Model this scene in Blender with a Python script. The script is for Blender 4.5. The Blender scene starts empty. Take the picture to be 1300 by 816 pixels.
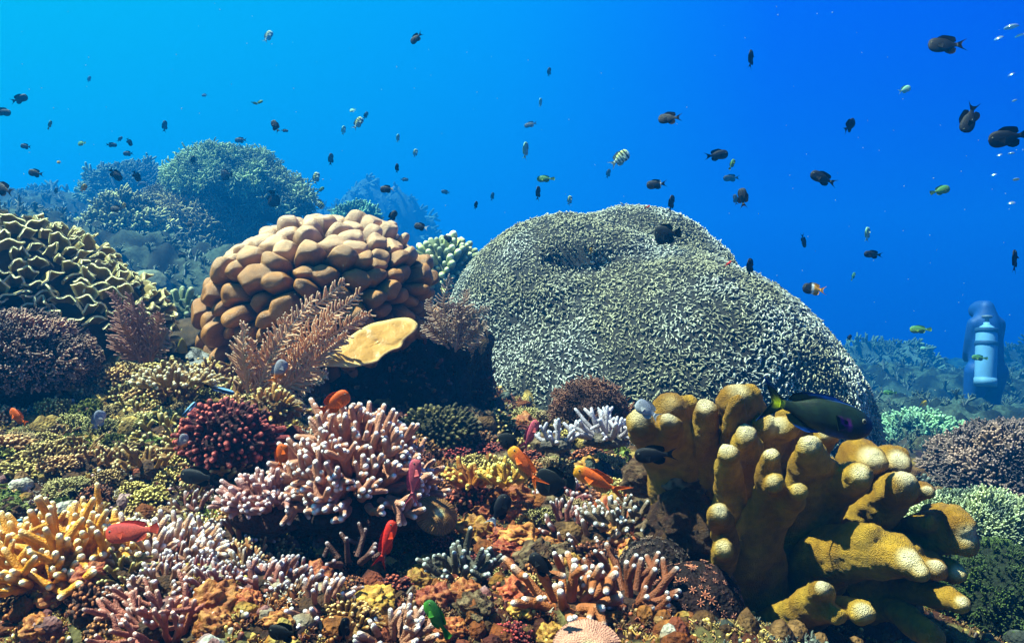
import bpy, bmesh, math, random
import numpy as np
from mathutils import Vector, Matrix
C = bpy.context.scene
col = C.collection
R = math.radians
rng = np.random.default_rng(7)
random.seed(7)

# ------------------------------------------------------------------ camera, world, sun, exposure
FPX = 1000.0                       # focal length in photograph pixels (1300 wide)
def at(px, py, d):                 # photograph pixel + distance -> world point
    return np.array([(px-650)/FPX*d, d, (408-py)/FPX*d])
cam = bpy.data.cameras.new('camera'); cam.sensor_width = 36; cam.lens = 36*FPX/1300
cam.clip_start = .02; cam.clip_end = 500
cam_o = bpy.data.objects.new('camera', cam); col.objects.link(cam_o)
cam_o.location = (0, 0, 0); cam_o.rotation_euler = (R(90), 0, 0)
C.camera = cam_o

SUN_EL, SUN_AZ = 64, 262           # azimuth the light comes from, degrees clockwise from +Y
HAZE_DENSITY = .095
world = bpy.data.worlds.new('World'); C.world = world; world.use_nodes = True
nt = world.node_tree; N = nt.nodes; L = nt.links; N.clear()
out = N.new('ShaderNodeOutputWorld'); bg = N.new('ShaderNodeBackground'); L.new(bg.outputs[0], out.inputs[0])
sky = N.new('ShaderNodeTexSky'); sky.sky_type = 'NISHITA'; sky.sun_disc = False
sky.sun_elevation = R(SUN_EL); sky.sun_rotation = R(SUN_AZ)
tint = N.new('ShaderNodeMix'); tint.data_type = 'RGBA'; tint.blend_type = 'MULTIPLY'; tint.inputs[0].default_value = 1
L.new(sky.outputs[0], tint.inputs[6]); tint.inputs[7].default_value = (.55, .50, .32, 1)
tc = N.new('ShaderNodeTexCoord'); sep = N.new('ShaderNodeSeparateXYZ'); L.new(tc.outputs['Generated'], sep.inputs[0])
rx = N.new('ShaderNodeValToRGB'); mr = N.new('ShaderNodeMapRange')
mr.inputs[1].default_value = -.6; mr.inputs[2].default_value = .6; L.new(sep.outputs[0], mr.inputs[0]); L.new(mr.outputs[0], rx.inputs[0])
e = rx.color_ramp.elements
e[0].position = 0; e[0].color = (.0, 5.6, 5.7, 1)
e[1].position = 1; e[1].color = (.0, .12, 7.3, 1)
m_ = e.new(.5); m_.color = (.0, 3.0, 7.7, 1)
m_ = e.new(.75); m_.color = (.0, .7, 7.9, 1)
mz = N.new('ShaderNodeMapRange'); mz.inputs[1].default_value = -.35; mz.inputs[2].default_value = .4
mz.inputs[3].default_value = .6; mz.inputs[4].default_value = 1.1; L.new(sep.outputs[2], mz.inputs[0])
mul = N.new('ShaderNodeVectorMath'); mul.operation = 'SCALE'; L.new(rx.outputs[0], mul.inputs[0]); L.new(mz.outputs[0], mul.inputs['Scale'])
up = N.new('ShaderNodeMapRange'); up.inputs[1].default_value = .55; up.inputs[2].default_value = .8; L.new(sep.outputs[2], up.inputs[0])
mx = N.new('ShaderNodeMix'); mx.data_type = 'RGBA'; L.new(up.outputs[0], mx.inputs[0]); L.new(mul.outputs[0], mx.inputs[6]); L.new(tint.outputs[2], mx.inputs[7])
L.new(mx.outputs[2], bg.inputs[0]); bg.inputs[1].default_value = .0255

sd = bpy.data.lights.new('sun', 'SUN'); sd.energy = 5; sd.angle = R(.6); sd.color = (1, .90, .70)
so = bpy.data.objects.new('sun', sd); col.objects.link(so)
az, el = R(SUN_AZ), R(SUN_EL)
sdir = Vector((math.sin(az)*math.cos(el), math.cos(az)*math.cos(el), math.sin(el)))
so.rotation_euler = sdir.to_track_quat('Z', 'Y').to_euler(); so.location = (0, 0, 6)

vs = C.view_settings
vs.view_transform = 'Standard'; vs.look = 'None'; vs.gamma = 1; vs.exposure = 2.08; vs.use_curve_mapping = False
C.render.engine = 'CYCLES'
C.cycles.use_denoising = True
C.cycles.max_bounces = 6; C.cycles.diffuse_bounces = 2; C.cycles.glossy_bounces = 2
C.cycles.volume_bounces = 0; C.cycles.sample_clamp_indirect = 4

# ------------------------------------------------------------------ small numeric helpers
def nrm(v): return v/np.maximum(np.linalg.norm(v, axis=-1, keepdims=True), 1e-9)
def _h(i, j, k, s):
    n = (i*374761393 + j*668265263 + k*2147483647 + s*974634777) & 0xffffffff
    n = ((n ^ (n >> 13))*1274126177) & 0xffffffff
    return ((n ^ (n >> 16)) & 0xffff)/32767.5 - 1
def pn(P, f=1., s=0):              # value noise in [-1,1]
    Q = np.asarray(P, float)*f + 1000.0
    I = np.floor(Q).astype(np.int64); T = Q-I; T = T*T*(3-2*T)
    x, y, z = I[..., 0], I[..., 1], I[..., 2]; a, b, c = T[..., 0], T[..., 1], T[..., 2]
    r = 0
    for dx in (0, 1):
        for dy in (0, 1):
            for dz in (0, 1):
                r = r + _h(x+dx, y+dy, z+dz, s)*(a if dx else 1-a)*(b if dy else 1-b)*(c if dz else 1-c)
    return r
def fbm(P, f, s=0, o=4):
    r = 0; A = 1
    for k in range(o): r = r + A*pn(P, f*2.03**k, s+k*17); A *= .5
    return r/1.6
def smooth(a, b, x):
    t = np.clip((x-a)/(b-a), 0, 1); return t*t*(3-2*t)

# ------------------------------------------------------------------ object helpers
def setp(o, label=None, cat=None, group=None, kind=None):
    if label: o['label'] = label
    if cat: o['category'] = cat
    if group: o['group'] = group
    if kind: o['kind'] = kind
    return o
def empty(name, loc, label, cat, group=None):
    o = bpy.data.objects.new(name, None); o.empty_display_size = .02; col.objects.link(o); o.location = [float(c) for c in loc]
    return setp(o, label, cat, group)
class MB:
    def __init__(s): s.V = []; s.F = []; s.Cc = []; s.n = 0
    def add(s, V, F, Cc):
        V = np.asarray(V, float).reshape(-1, 3); Cc = np.asarray(Cc, float)
        if Cc.ndim == 1: Cc = np.tile(Cc[:3], (len(V), 1))
        s.V.append(V); s.Cc.append(Cc.reshape(-1, 3))
        for f in (F if isinstance(F, list) else [F]):
            f = np.asarray(f, np.int64)
            if len(f): s.F.append(f+s.n)
        s.n += len(V)
    def arrays(s): return np.concatenate(s.V), s.F, np.concatenate(s.Cc)
    def build(s, name, mat, parent=None, loc=(0, 0, 0), smooth_=True):
        V, F, Cc = s.arrays()
        V = V-np.asarray(loc, float)   # mesh data is kept relative to its thing's origin
        me = bpy.data.meshes.new(name)
        me.vertices.add(len(V)); me.vertices.foreach_set('co', V.astype(np.float32).ravel())
        lv = np.concatenate([f.ravel() for f in F]); cnt = np.concatenate([np.full(len(f), f.shape[1]) for f in F])
        me.loops.add(len(lv)); me.loops.foreach_set('vertex_index', lv.astype(np.int32))
        me.polygons.add(len(cnt)); st = np.concatenate([[0], np.cumsum(cnt)[:-1]])
        me.polygons.foreach_set('loop_start', st.astype(np.int32)); me.polygons.foreach_set('loop_total', cnt.astype(np.int32))
        me.polygons.foreach_set('use_smooth', np.full(len(cnt), smooth_))
        me.update(calc_edges=True); me.validate(); Cc = np.clip(Cc, 0, 1)**1.3*.92
        a = me.color_attributes.new('Col', 'FLOAT_COLOR', 'POINT')
        if len(me.vertices) == len(Cc):
            a.data.foreach_set('color', np.c_[Cc, np.ones(len(Cc))].astype(np.float32).ravel())
        me.materials.append(mat)
        o = bpy.data.objects.new(name, me); col.objects.link(o)
        if parent is not None: o.parent = parent
        else: o.location = [float(c) for c in loc]
        return o
def copy_tree(o, parent=None):
    c = o.copy(); col.objects.link(c); c.parent = parent
    for ch in o.children: copy_tree(ch, c)
    return c

# ------------------------------------------------------------------ materials
def mat(name, rough=.6, bump=.3, bscale=300, var=.35, vscale=60, spec=.3, rand=0., cells=0, trans=0., speck=0.):
    m = bpy.data.materials.new(name); m.use_nodes = True; t = m.node_tree; n = t.nodes; l = t.links
    b = n['Principled BSDF']; b.inputs['Roughness'].default_value = rough; b.inputs['Specular IOR Level'].default_value = spec
    at_ = n.new('ShaderNodeAttribute'); at_.attribute_name = 'Col'
    tc = n.new('ShaderNodeTexCoord'); src = tc.outputs['Object']
    no = n.new('ShaderNodeTexNoise'); no.inputs['Scale'].default_value = vscale; no.inputs['Detail'].default_value = 4; l.new(src, no.inputs['Vector'])
    mr = n.new('ShaderNodeMapRange'); mr.inputs[1].default_value = .3; mr.inputs[2].default_value = .7
    mr.inputs[3].default_value = 1-var; mr.inputs[4].default_value = 1+var; l.new(no.outputs[0], mr.inputs[0])
    sc = n.new('ShaderNodeVectorMath'); sc.operation = 'SCALE'; l.new(at_.outputs['Color'], sc.inputs[0]); l.new(mr.outputs[0], sc.inputs['Scale'])
    c = sc.outputs[0]
    if rand:
        oi = n.new('ShaderNodeObjectInfo'); hs = n.new('ShaderNodeHueSaturation')
        a = n.new('ShaderNodeMapRange'); a.inputs[3].default_value = .5-rand*.06; a.inputs[4].default_value = .5+rand*.06; l.new(oi.outputs['Random'], a.inputs[0])
        wn = n.new('ShaderNodeTexWhiteNoise'); wn.noise_dimensions = '1D'; l.new(oi.outputs['Random'], wn.inputs['W'])
        bb = n.new('ShaderNodeMapRange'); bb.inputs[3].default_value = 1-rand*.5; bb.inputs[4].default_value = 1+rand*.5; l.new(wn.outputs[0], bb.inputs[0])
        l.new(a.outputs[0], hs.inputs['Hue']); l.new(bb.outputs[0], hs.inputs['Value']); l.new(c, hs.inputs['Color']); c = hs.outputs[0]
    if speck:
        vo = n.new('ShaderNodeTexVoronoi'); vo.inputs['Scale'].default_value = bscale*.6; l.new(src, vo.inputs['Vector'])
        lt = n.new('ShaderNodeMapRange'); lt.inputs[1].default_value = .12; lt.inputs[2].default_value = .2; lt.inputs[3].default_value = speck; lt.inputs[4].default_value = 0; l.new(vo.outputs['Distance'], lt.inputs[0])
        mm = n.new('ShaderNodeMix'); mm.data_type = 'RGBA'; l.new(lt.outputs[0], mm.inputs[0]); l.new(c, mm.inputs[6]); mm.inputs[7].default_value = (.6, .55, .4, 1); c = mm.outputs[2]
    l.new(c, b.inputs['Base Color'])
    nb = n.new('ShaderNodeTexNoise'); nb.inputs['Scale'].default_value = bscale; nb.inputs['Detail'].default_value = 3; l.new(src, nb.inputs['Vector'])
    hsrc = nb.outputs[0]
    if cells:
        v = n.new('ShaderNodeTexVoronoi'); v.inputs['Scale'].default_value = cells; l.new(src, v.inputs['Vector'])
        ad = n.new('ShaderNodeMath'); ad.operation = 'ADD'; l.new(v.outputs['Distance'], ad.inputs[0]); l.new(nb.outputs[0], ad.inputs[1]); hsrc = ad.outputs[0]
    bp = n.new('ShaderNodeBump'); bp.inputs['Strength'].default_value = bump; bp.inputs['Distance'].default_value = .003
    l.new(hsrc, bp.inputs['Height']); l.new(bp.outputs[0], b.inputs['Normal'])
    if trans:
        tr = n.new('ShaderNodeBsdfTranslucent'); l.new(c, tr.inputs[0]); ms = n.new('ShaderNodeMixShader'); ms.inputs[0].default_value = trans
        l.new(b.outputs[0], ms.inputs[1]); l.new(tr.outputs[0], ms.inputs[2]); l.new(ms.outputs[0], n['Material Output'].inputs[0])
    return m
M = dict(
    ground=mat('reef_rock', .85, 1., 220, .55, 45, .15, speck=.0, cells=160),
    rock=mat('encrusted_rock', .8, 1., 260, .6, 70, .2, cells=200),
    coral=mat('coral_skin', .6, .5, 500, .25, 120, .3, cells=600),
    copyc=mat('coral_clump_skin', .6, .5, 500, .3, 120, .3, rand=.5),
    lobed=mat('lobed_skin', .45, .5, 420, .3, 38, .45, cells=700, speck=.3),
    finger=mat('finger_skin', .6, 1., 700, .28, 90, .25, cells=800, speck=.2),
    polyp=mat('polyp_skin', .5, .0, 600, .25, 40, .4),
    soft=mat('soft_skin', .6, .0, 500, .25, 60, .2, trans=.3),
    plate=mat('plate_skin', .45, .4, 200, .18, 40, .4, trans=.35),
    fish=mat('fish_skin', .5, .3, 900, .28, 30, .25, cells=120),
    fin=mat('fin_skin', .65, .2, 700, .1, 100, .1, trans=.3),
    plain=mat('suit', .6, .1, 60, .15, 8, .3),
)

# ------------------------------------------------------------------ shape helpers
def tube(mb, P, Rr, sides, c0, c1, tipfrac=.25, wob=0., rnd=None):
    """rounded tube along points P; colour runs from c0 to c1 over the last tipfrac"""
    P = np.asarray(P, float); Rr = np.asarray(Rr, float); n = len(P)
    T = nrm(np.gradient(P, axis=0)); ed = T[-1]; r = Rr[-1]
    th = np.array([30, 58, 80])*math.pi/180
    P = np.r_[P, P[-1]+ed*r*np.sin(th)[:, None]]; Rr = np.r_[Rr, r*np.cos(th)]; T = np.r_[T, np.tile(ed, (3, 1))]
    ref = np.array([0, 0, 1.]) if abs(T[0][2]) < .9 else np.array([1., 0, 0])
    u = np.zeros_like(P); cur = nrm(np.cross(T[0], ref))
    for i in range(len(P)):
        cur = nrm(cur-T[i]*np.dot(cur, T[i])); u[i] = cur
    v = np.cross(T, u); a = np.linspace(0, 2*math.pi, sides, endpoint=False)
    rr = Rr[:, None]*np.ones(sides)
    if wob: rr = rr*(1+wob*(rng.random(rr.shape)-.5)*np.clip(np.arange(len(P))[:, None]/2, 0, 1))
    ring = P[:, None, :]+rr[..., None]*(np.cos(a)[None, :, None]*u[:, None]+np.sin(a)[None, :, None]*v[:, None])
    m = len(P); V = ring.reshape(-1, 3); V = np.r_[V, [P[-1]+ed*r*.02]]
    i, j = np.meshgrid(np.arange(m-1), np.arange(sides), indexing='ij'); j2 = (j+1) % sides
    F = np.stack([i*sides+j, i*sides+j2, (i+1)*sides+j2, (i+1)*sides+j], -1).reshape(-1, 4)
    jj = np.arange(sides); Ft = np.stack([(m-1)*sides+jj, (m-1)*sides+(jj+1) % sides, np.full(sides, m*sides)], -1)
    tl = np.linspace(0, 1, m); w = smooth(1-tipfrac*1.6, 1-tipfrac*.3, tl)[:, None]
    cc = np.asarray(c0)[:3]*(1-w)+np.asarray(c1)[:3]*w
    cc = np.r_[np.repeat(cc, sides, axis=0), [cc[-1]]]
    mb.add(V, [F, Ft], cc)
def slab(mb, G, thick, Cg, wrap=False):
    """a solid sheet from a grid of points G (a,b,3)"""
    a, b = G.shape[:2]
    du = np.gradient(G, axis=0); dv = (np.roll(G, -1, 1)-np.roll(G, 1, 1)) if wrap else np.gradient(G, axis=1)
    n = nrm(np.cross(du, dv)); T = np.asarray(thick)
    if T.ndim == 2: T = T[..., None]
    top = G+n*T/2; bot = G-n*T/2
    V = np.r_[top.reshape(-1, 3), bot.reshape(-1, 3)]; o = a*b
    bb = b if wrap else b-1
    i, j = np.meshgrid(np.arange(a-1), np.arange(bb), indexing='ij'); j2 = (j+1) % b
    f = np.stack([i*b+j, i*b+j2, (i+1)*b+j2, (i+1)*b+j], -1).reshape(-1, 4)
    Fs = [f, f[:, ::-1]+o]
    jj = np.arange(bb); j2 = (jj+1) % b
    for r_ in (0, a-1):
        Fs.append(np.stack([r_*b+jj, r_*b+j2, r_*b+j2+o, r_*b+jj+o], -1))
    if not wrap:
        ii = np.arange(a-1)
        for c_ in (0, b-1): Fs.append(np.stack([ii*b+c_, (ii+1)*b+c_, (ii+1)*b+c_+o, ii*b+c_+o], -1))
    Cg = np.asarray(Cg, float)
    if Cg.ndim == 1: Cg = np.tile(Cg, (a, b, 1))
    mb.add(V, Fs, np.r_[Cg.reshape(-1, 3), Cg.reshape(-1, 3)])
_ico = {}
def ico(k):
    if k not in _ico:
        bm = bmesh.new(); bmesh.ops.create_icosphere(bm, subdivisions=k, radius=1)
        V = np.array([v.co[:] for v in bm.verts]); F = np.array([[v.index for v in f.verts] for f in bm.faces]); bm.free()
        _ico[k] = (nrm(V), F)
    return _ico[k]
def basis(n, spin):
    n = nrm(n); ref = np.where(np.abs(n[:, 2:3]) < .95, np.array([[0, 0, 1.]]), np.array([[1., 0, 0]]))
    x = nrm(np.cross(ref, n)); y = np.cross(n, x); c, s = np.cos(spin)[:, None], np.sin(spin)[:, None]
    return np.stack([x*c+y*s, -x*s+y*c, n], -1)          # columns
def template(kind, seed=0):
    """a small piece (verts, faces, t along it) in unit size, standing on +Z"""
    r = np.random.default_rng(seed); mb = MB(); W = np.array([1., 1, 1]); B = np.zeros(3)
    if kind == 'nub':
        tube(mb, [(0, 0, -.4), (0, 0, 0), (.05, 0, .5), (.08, .05, .9)], [.3, .34, .36, .33], 8, B, W, .35)
    elif kind == 'bean':
        s = r.uniform(-.5, .5); L_ = r.uniform(.7, 1.5)
        tube(mb, [(0, 0, -.9), (0, 0, -.1), (.25, s*.3, .35), (.25+L_*.45, s*.8, .5), (.25+L_, s*.4, .42)], [.17, .2, .23, .25, .24], 6, B, W, .62)
    elif kind == 'twig':
        h = r.uniform(.8, 1.1); b = r.uniform(-.2, .2, 2)
        tube(mb, [(0, 0, -.3), (b[0]*.5, b[1]*.5, h*.5), (b[0], b[1], h)], [.17, .15, .1], 6, B, W, .3)
        for k in range(r.integers(2, 5)):
            a = r.uniform(0, 6.28); z = r.uniform(.2, .7)*h; l = r.uniform(.3, .55)
            s0 = np.array([b[0]*z, b[1]*z, z]); d = np.array([math.cos(a), math.sin(a), .8])
            tube(mb, [s0, s0+d*l*.5, s0+d*l+np.array([0, 0, .12])], [.12, .11, .085], 5, B+.35, W, .35)
    elif kind == 'frond':
        b = r.uniform(-.35, .35, 2); h = 1.
        tube(mb, [(0, 0, -.2), (b[0]*.4, b[1]*.4, h*.5), (b[0], b[1], h)], [.05, .04, .02], 4, B, W, .3)
        for k in range(9):
            z = .15+.8*k/9; l = .38*(1.1-z*.6); s0 = np.array([b[0]*z*z, b[1]*z*z, z]); a = k*2.4
            d = np.array([math.cos(a), math.sin(a), .7]); tube(mb, [s0, s0+d*l*.6, s0+d*l], [.035, .035, .03], 4, B+.4, W, .4)
    elif kind == 'star':
        tube(mb, [(0, 0, -.4), (0, 0, .3)], [.28, .32], 6, B, B+.2, .3)
        for k in range(6):
            a = k*1.047; d = np.array([math.cos(a), math.sin(a), .35]); s0 = np.array([0, 0, .35])
            tube(mb, [s0, s0+d*.35, s0+d*.62], [.1, .11, .08], 4, B+.3, W, .6)
    elif kind == 'flake':
        u = np.linspace(-1, 1, 5)[:, None]*np.ones(4); v = np.linspace(0, 1, 4)[None, :]*np.ones((5, 1))
        G = np.stack([u*.5*(1-.3*v**2), .25*u*u+.2*v*v, v*.9*(1-.3*u*u)-.1], -1); Cg = np.repeat(v[..., None], 3, -1)
        slab(mb, G, .09, Cg)
    V, F, Cc = mb.arrays(); return V, F, Cc[:, 0]
TPL = {k: [template(k, s) for s in range(6)] for k in ('nub', 'bean', 'twig', 'frond', 'star', 'flake')}
def scatter(mb, kind, P, n, size, c0, c1, tilt=.25, spin=None, cj=.2, stretch=None):
    """merge many small pieces of one colony into mb"""
    k = len(P); c0 = np.asarray(c0, float); c1 = np.asarray(c1, float)
    n = nrm(n+tilt*rng.normal(size=(k, 3)))
    Rm = basis(n, rng.uniform(0, 6.28, k) if spin is None else spin)
    size = np.broadcast_to(size, (k,)); which = rng.integers(0, len(TPL[kind]), k)
    for w, (V, F, t) in enumerate(TPL[kind]):
        id_ = np.where(which == w)[0]
        if not len(id_): continue
        VV = V[None]*size[id_, None, None]
        if stretch is not None: VV = VV*np.array([1, 1, stretch])
        VV = np.einsum('nij,nvj->nvi', Rm[id_], VV)+P[id_][:, None]
        g = (1+cj*(rng.random((len(id_), 1, 1))-.5)*2)
        A0 = c0 if c0.ndim == 1 else c0[id_][:, None]; A1 = c1 if c1.ndim == 1 else c1[id_][:, None]
        CC = (A0*(1-t[None, :, None])+A1*t[None, :, None])*g
        off = (np.arange(len(id_))*len(V))
        Fs = [(f[None]+off[:, None, None]).reshape(-1, f.shape[1]) for f in F]
        mb.add(VV.reshape(-1, 3), Fs, CC.reshape(-1, 3))
def sph(n, zmin=-1., jit=.5, seed=0):
    r = np.random.default_rng(seed); i = np.arange(n)+.5
    z = 1-(1-zmin)*i/n; a = i*2.399963; z = np.clip(z+jit*(r.random(n)-.5)*2*(1-zmin)/n*6, zmin, 1); a = a+jit*r.normal(size=n)*1.5/np.sqrt(n)
    s = np.sqrt(np.maximum(0, 1-z*z)); return np.stack([np.cos(a)*s, np.sin(a)*s, z], -1)
def lump(mb, c, rad, amp, f, c0, c1, k=5, seed=0, flat=None):
    """an uneven rounded rock or coral body"""
    D, F = ico(k); rad = np.asarray(rad, float)
    q = fbm(D, f, seed, 4); r = 1+amp*q
    V = D*rad*r[:, None]+np.asarray(c)
    w = smooth(-.4, .5, pn(D, f*2.3, seed+5)+.4*q)[:, None]
    mb.add(V, F, np.asarray(c0)*(1-w)+np.asarray(c1)*w)
    return V
def branchy(mb, base, n, L0, r0, c0, c1, forks=2, elmin=10, spread=.3, seed=0, sides=8, up=.25, tip=.2, rt=.75, axis=(0, 0, 1), curve=.5, dome=0.):
    """branching stony coral: n main branches from a spread-out base, each forking"""
    r = np.random.default_rng(seed); base = np.asarray(base, float)
    ax = nrm(np.asarray(axis, float)[None])[0]; B = basis(ax[None], np.zeros(1))[0]
    for i in range(n):
        a = i*2.4+r.uniform(-.4, .4); q = (i+.5)/n; el = 90-(90-elmin)*q**.6
        d = np.array([math.cos(a)*math.cos(R(el)), math.sin(a)*math.cos(R(el)), math.sin(R(el))])
        s = base+B@(np.array([math.cos(a), math.sin(a), 0])*spread*L0*q**.5)+np.array([0, 0, dome*(1-q)])
        d = B@d; Lb = L0*r.uniform(.7, 1.15)*(1-.25*q)
        def grow(s, d, Lb, rr, dep):
            d2 = nrm((d+np.array([0, 0, up])+r.normal(size=3)*.18)[None])[0]
            P = [s, s+d*Lb*.35, s+(d*.5+d2*.5)*Lb*.7, s+(d*(1-curve)+d2*curve)*Lb*(1.0)]
            P = np.array(P); tube(mb, np.array([P[0], (P[0]+P[1])/2, P[1], P[2], (P[2]+P[3])/2, P[3]]), rr*np.linspace(1.1, rt, 6), sides, c0, c1, tip, .12)
            if dep > 0:
                for k in range(r.integers(1, forks+1)):
                    t = r.uniform(.3, .8); s2 = P[1]*(1-t)+P[3]*t
                    dd = nrm((d2+r.normal(size=3)*.75)[None])[0]
                    grow(s2, dd, Lb*r.uniform(.35, .6), rr*.85, dep-1)
        grow(s, d, Lb, r0*r.uniform(.85, 1.15), 1)
def plume(mb, P, nb, lb, c0, c1, r0=.0014, seed=0, plane=None, ang=55, rb=.0009, droop=.0, step=1):
    """a feather-like stem with two rows of side branchlets"""
    r = np.random.default_rng(seed); P = np.asarray(P, float)
    t = np.linspace(0, len(P)-1, 40); Q = np.stack([np.interp(t, np.arange(len(P)), P[:, k]) for k in range(3)], -1)
    for _ in range(6): Q[1:-1] = (Q[:-2]+Q[2:]+2*Q[1:-1])/4
    tube(mb, Q[::2], np.linspace(r0*1.6, r0*.6, 20), 5, c0, c1, .3)
    n = np.array([0, -1, 0.]) if plane is None else np.asarray(plane, float)
    T = nrm(np.gradient(Q, axis=0))
    for i in range(nb):
        q = .08+.92*(i+.5)/nb; k = q*39; k0 = int(min(k, 38)); s = Q[k0]+(Q[k0+1]-Q[k0])*(k-k0); tt = T[k0]
        side = nrm(np.cross(n, tt)[None])[0]
        for sg in (-1, 1):
            l = lb*(1.05-.75*q**2)*r.uniform(.5, 1.2)*min(1, .35+q*3)
            a = R(ang+r.uniform(-20, 20)); d = tt*math.cos(a)+sg*side*math.sin(a)+n*r.uniform(-.05, .4)
            d2 = nrm((d+tt*r.uniform(.1, 1.)+r.normal(size=3)*.15)[None])[0]
            tube(mb, [s, s+d*l*.45, s+d*l*.45+d2*l*.5], [rb, rb, rb*.8], 4, c0, c1, .5)

# ------------------------------------------------------------------ the ground
CP = np.array([  # photo x, distance, photo y at which the ground there shows
 (-300,.7,840),(0,.7,860),(650,.7,900),(1300,.7,1000),(1600,.7,1050),
 (-300,1,690),(0,1.,715),(300,1.,735),(500,1.,750),(650,1.,750),(900,1.,800),(1300,1.,900),(1600,1.,950),
 (-300,1.3,560),(0,1.3,585),(300,1.3,600),(650,1.3,645),(900,1.3,690),(1300,1.3,790),(1600,1.3,830),
 (-300,1.6,480),(0,1.6,500),(250,1.6,488),(450,1.6,545),(650,1.6,570),(900,1.6,610),(1300,1.6,725),(1600,1.6,750),
 (-300,2,430),(0,2.,450),(250,2.,452),(450,2.,505),(650,2.,530),(900,2,575),(1300,2,665),(1600,2,690),
 (-300,2.6,390),(0,2.6,400),(250,2.6,430),(500,2.6,480),(900,2.6,540),(1150,2.6,600),(1300,2.6,630),(1600,2.6,630),
 (-300,4,320),(0,4,335),(250,4,420),(500,4,430),(900,4,520),(1150,4,575),(1300,4,575),(1600,4,560),
 (-300,7,245),(0,7,265),(200,7,310),(400,7,345),(600,7,400),(900,7,470),(1150,7,525),(1300,7,525),(1600,7,500),
 (-300,15,232),(0,15,245),(200,15,262),(400,15,300),(560,15,350),(650,15,380),(900,15,430),(1100,15,470),(1200,15,480),(1300,15,480),(1600,15,450),
 (-300,27,300),(0,27,310),(400,27,350),(650,27,400),(900,27,440),(1300,27,460),(1600,27,450)], float)
_cu = (CP[:, 0]-650)/1000*1.6; _cv = np.log(CP[:, 1])*1.7; _cs = (CP[:, 2]-408)/1000
def ground(x, y, detail=True):
    x = np.asarray(x, float); y = np.asarray(y, float); yy = np.maximum(y, .55)
    u = np.clip(x/yy, -1.1, 1.1)*1.6; v = np.log(yy)*1.7
    d2 = (u[..., None]-_cu)**2+(v[..., None]-_cv)**2
    w = np.exp(-d2/.09)+1e-4*np.exp(-d2/.8)+1e-12
    z = -yy*(w*_cs).sum(-1)/w.sum(-1)
    if detail:
        P = np.stack([x, y, 0*x], -1); k = np.clip(yy/1.6, .6, 4)
        z = z-.085*np.exp(-((x+.25)/.075)**2-((y-1.03)/.05)**2)
        z = z+.022*k*fbm(P, 5., 3, 3)*np.clip(yy/2, .9, 2.)+.008*pn(P, 26., 9)+.004*pn(P, 60., 11)
    return z
def gpt(px, py, lift=0.):
    ys = np.exp(np.linspace(math.log(.6), math.log(18), 500)); u = (px-650)/1000; z = (408-py)/1000*ys
    g = ground(u*ys, ys); k = np.argmax(z < g) if (z < g).any() else len(ys)-1
    return np.array([u*ys[k], ys[k], g[k]+lift])
ys = np.r_[np.linspace(-2.5, .5, 14), np.exp(np.linspace(math.log(.53), math.log(31), 640))]
us = np.linspace(-1.5, 1.5, 680)
Y, U = np.meshgrid(ys, us, indexing='ij'); X = U*(np.maximum(Y, .55)**.93+.3)
X = np.clip(X, -28, 28)
Z = np.concatenate([ground(X[i:i+60], Y[i:i+60]) for i in range(0, len(ys), 60)])
P = np.stack([X, Y, 0*X], -1)
q1 = smooth(-.3, .4, fbm(P, 7., 40, 3))[..., None]; q2 = smooth(-.1, .5, pn(P, 19., 50))[..., None]; q3 = smooth(.1, .6, pn(P, 33., 60))[..., None]
gc = np.array([.10, .085, .04])*(1-q1)+np.array([.13, .045, .02])*q1
gc = gc*(1-q2)+np.array([.06, .02, .02])*q2; gc = gc*(1-q3)+np.array([.22, .19, .08])*q3
gc = gc*.75; far = smooth(2.5, 6, Y)[..., None]; gc = gc*(1-far)+np.array([.075, .10, .07])*(.25+1.1*q1)*far  # distant seabed painted darker and greener, dimming it beyond the haze itself
Z = Z+.006*smooth(1.6, 1., Y)*np.abs(pn(P, 90., 70))
mb = MB(); a_, b_ = X.shape; i, j = np.meshgrid(np.arange(a_-1), np.arange(b_-1), indexing='ij')
mb.add(np.stack([X, Y, Z], -1), np.stack([i*b_+j, i*b_+j+1, (i+1)*b_+j+1, (i+1)*b_+j], -1).reshape(-1, 4), gc.reshape(-1, 3))
setp(mb.build('seabed', M['ground']), kind='structure')

# haze: the water itself
me = bpy.data.meshes.new('haze'); bm = bmesh.new(); bmesh.ops.create_cube(bm, size=1)
for v in bm.verts: v.co = Vector((v.co.x*60, v.co.y*38+14.5, v.co.z*13-2.0))
bm.to_mesh(me); bm.free(); hz = bpy.data.objects.new('haze', me); col.objects.link(hz); setp(hz, 'clear blue water between the camera and the reef', 'water', kind='stuff')
hm = bpy.data.materials.new('water_volume'); hm.use_nodes = True; hn = hm.node_tree
for n_ in list(hn.nodes):
    if n_.type == 'BSDF_PRINCIPLED': hn.nodes.remove(n_)
pv = hn.nodes.new('ShaderNodeVolumePrincipled'); pv.inputs['Color'].default_value = (.002, .105, .33, 1); pv.inputs['Absorption Color'].default_value = (0, .3, .8, 1); pv.inputs['Density'].default_value = HAZE_DENSITY
pv.inputs['Anisotropy'].default_value = .3
hn.links.new(pv.outputs[0], [n_ for n_ in hn.nodes if n_.type == 'OUTPUT_MATERIAL'][0].inputs['Volume'])
hm.cycles.homogeneous_volume = True; hm.volume_intersection_method = 'FAST' if hasattr(hm, 'volume_intersection_method') else None
me.materials.append(hm)

# ------------------------------------------------------------------ the big corals
def colony(name, label, cat, loc, group=None): return empty(name, loc, label, cat, group)

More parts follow.
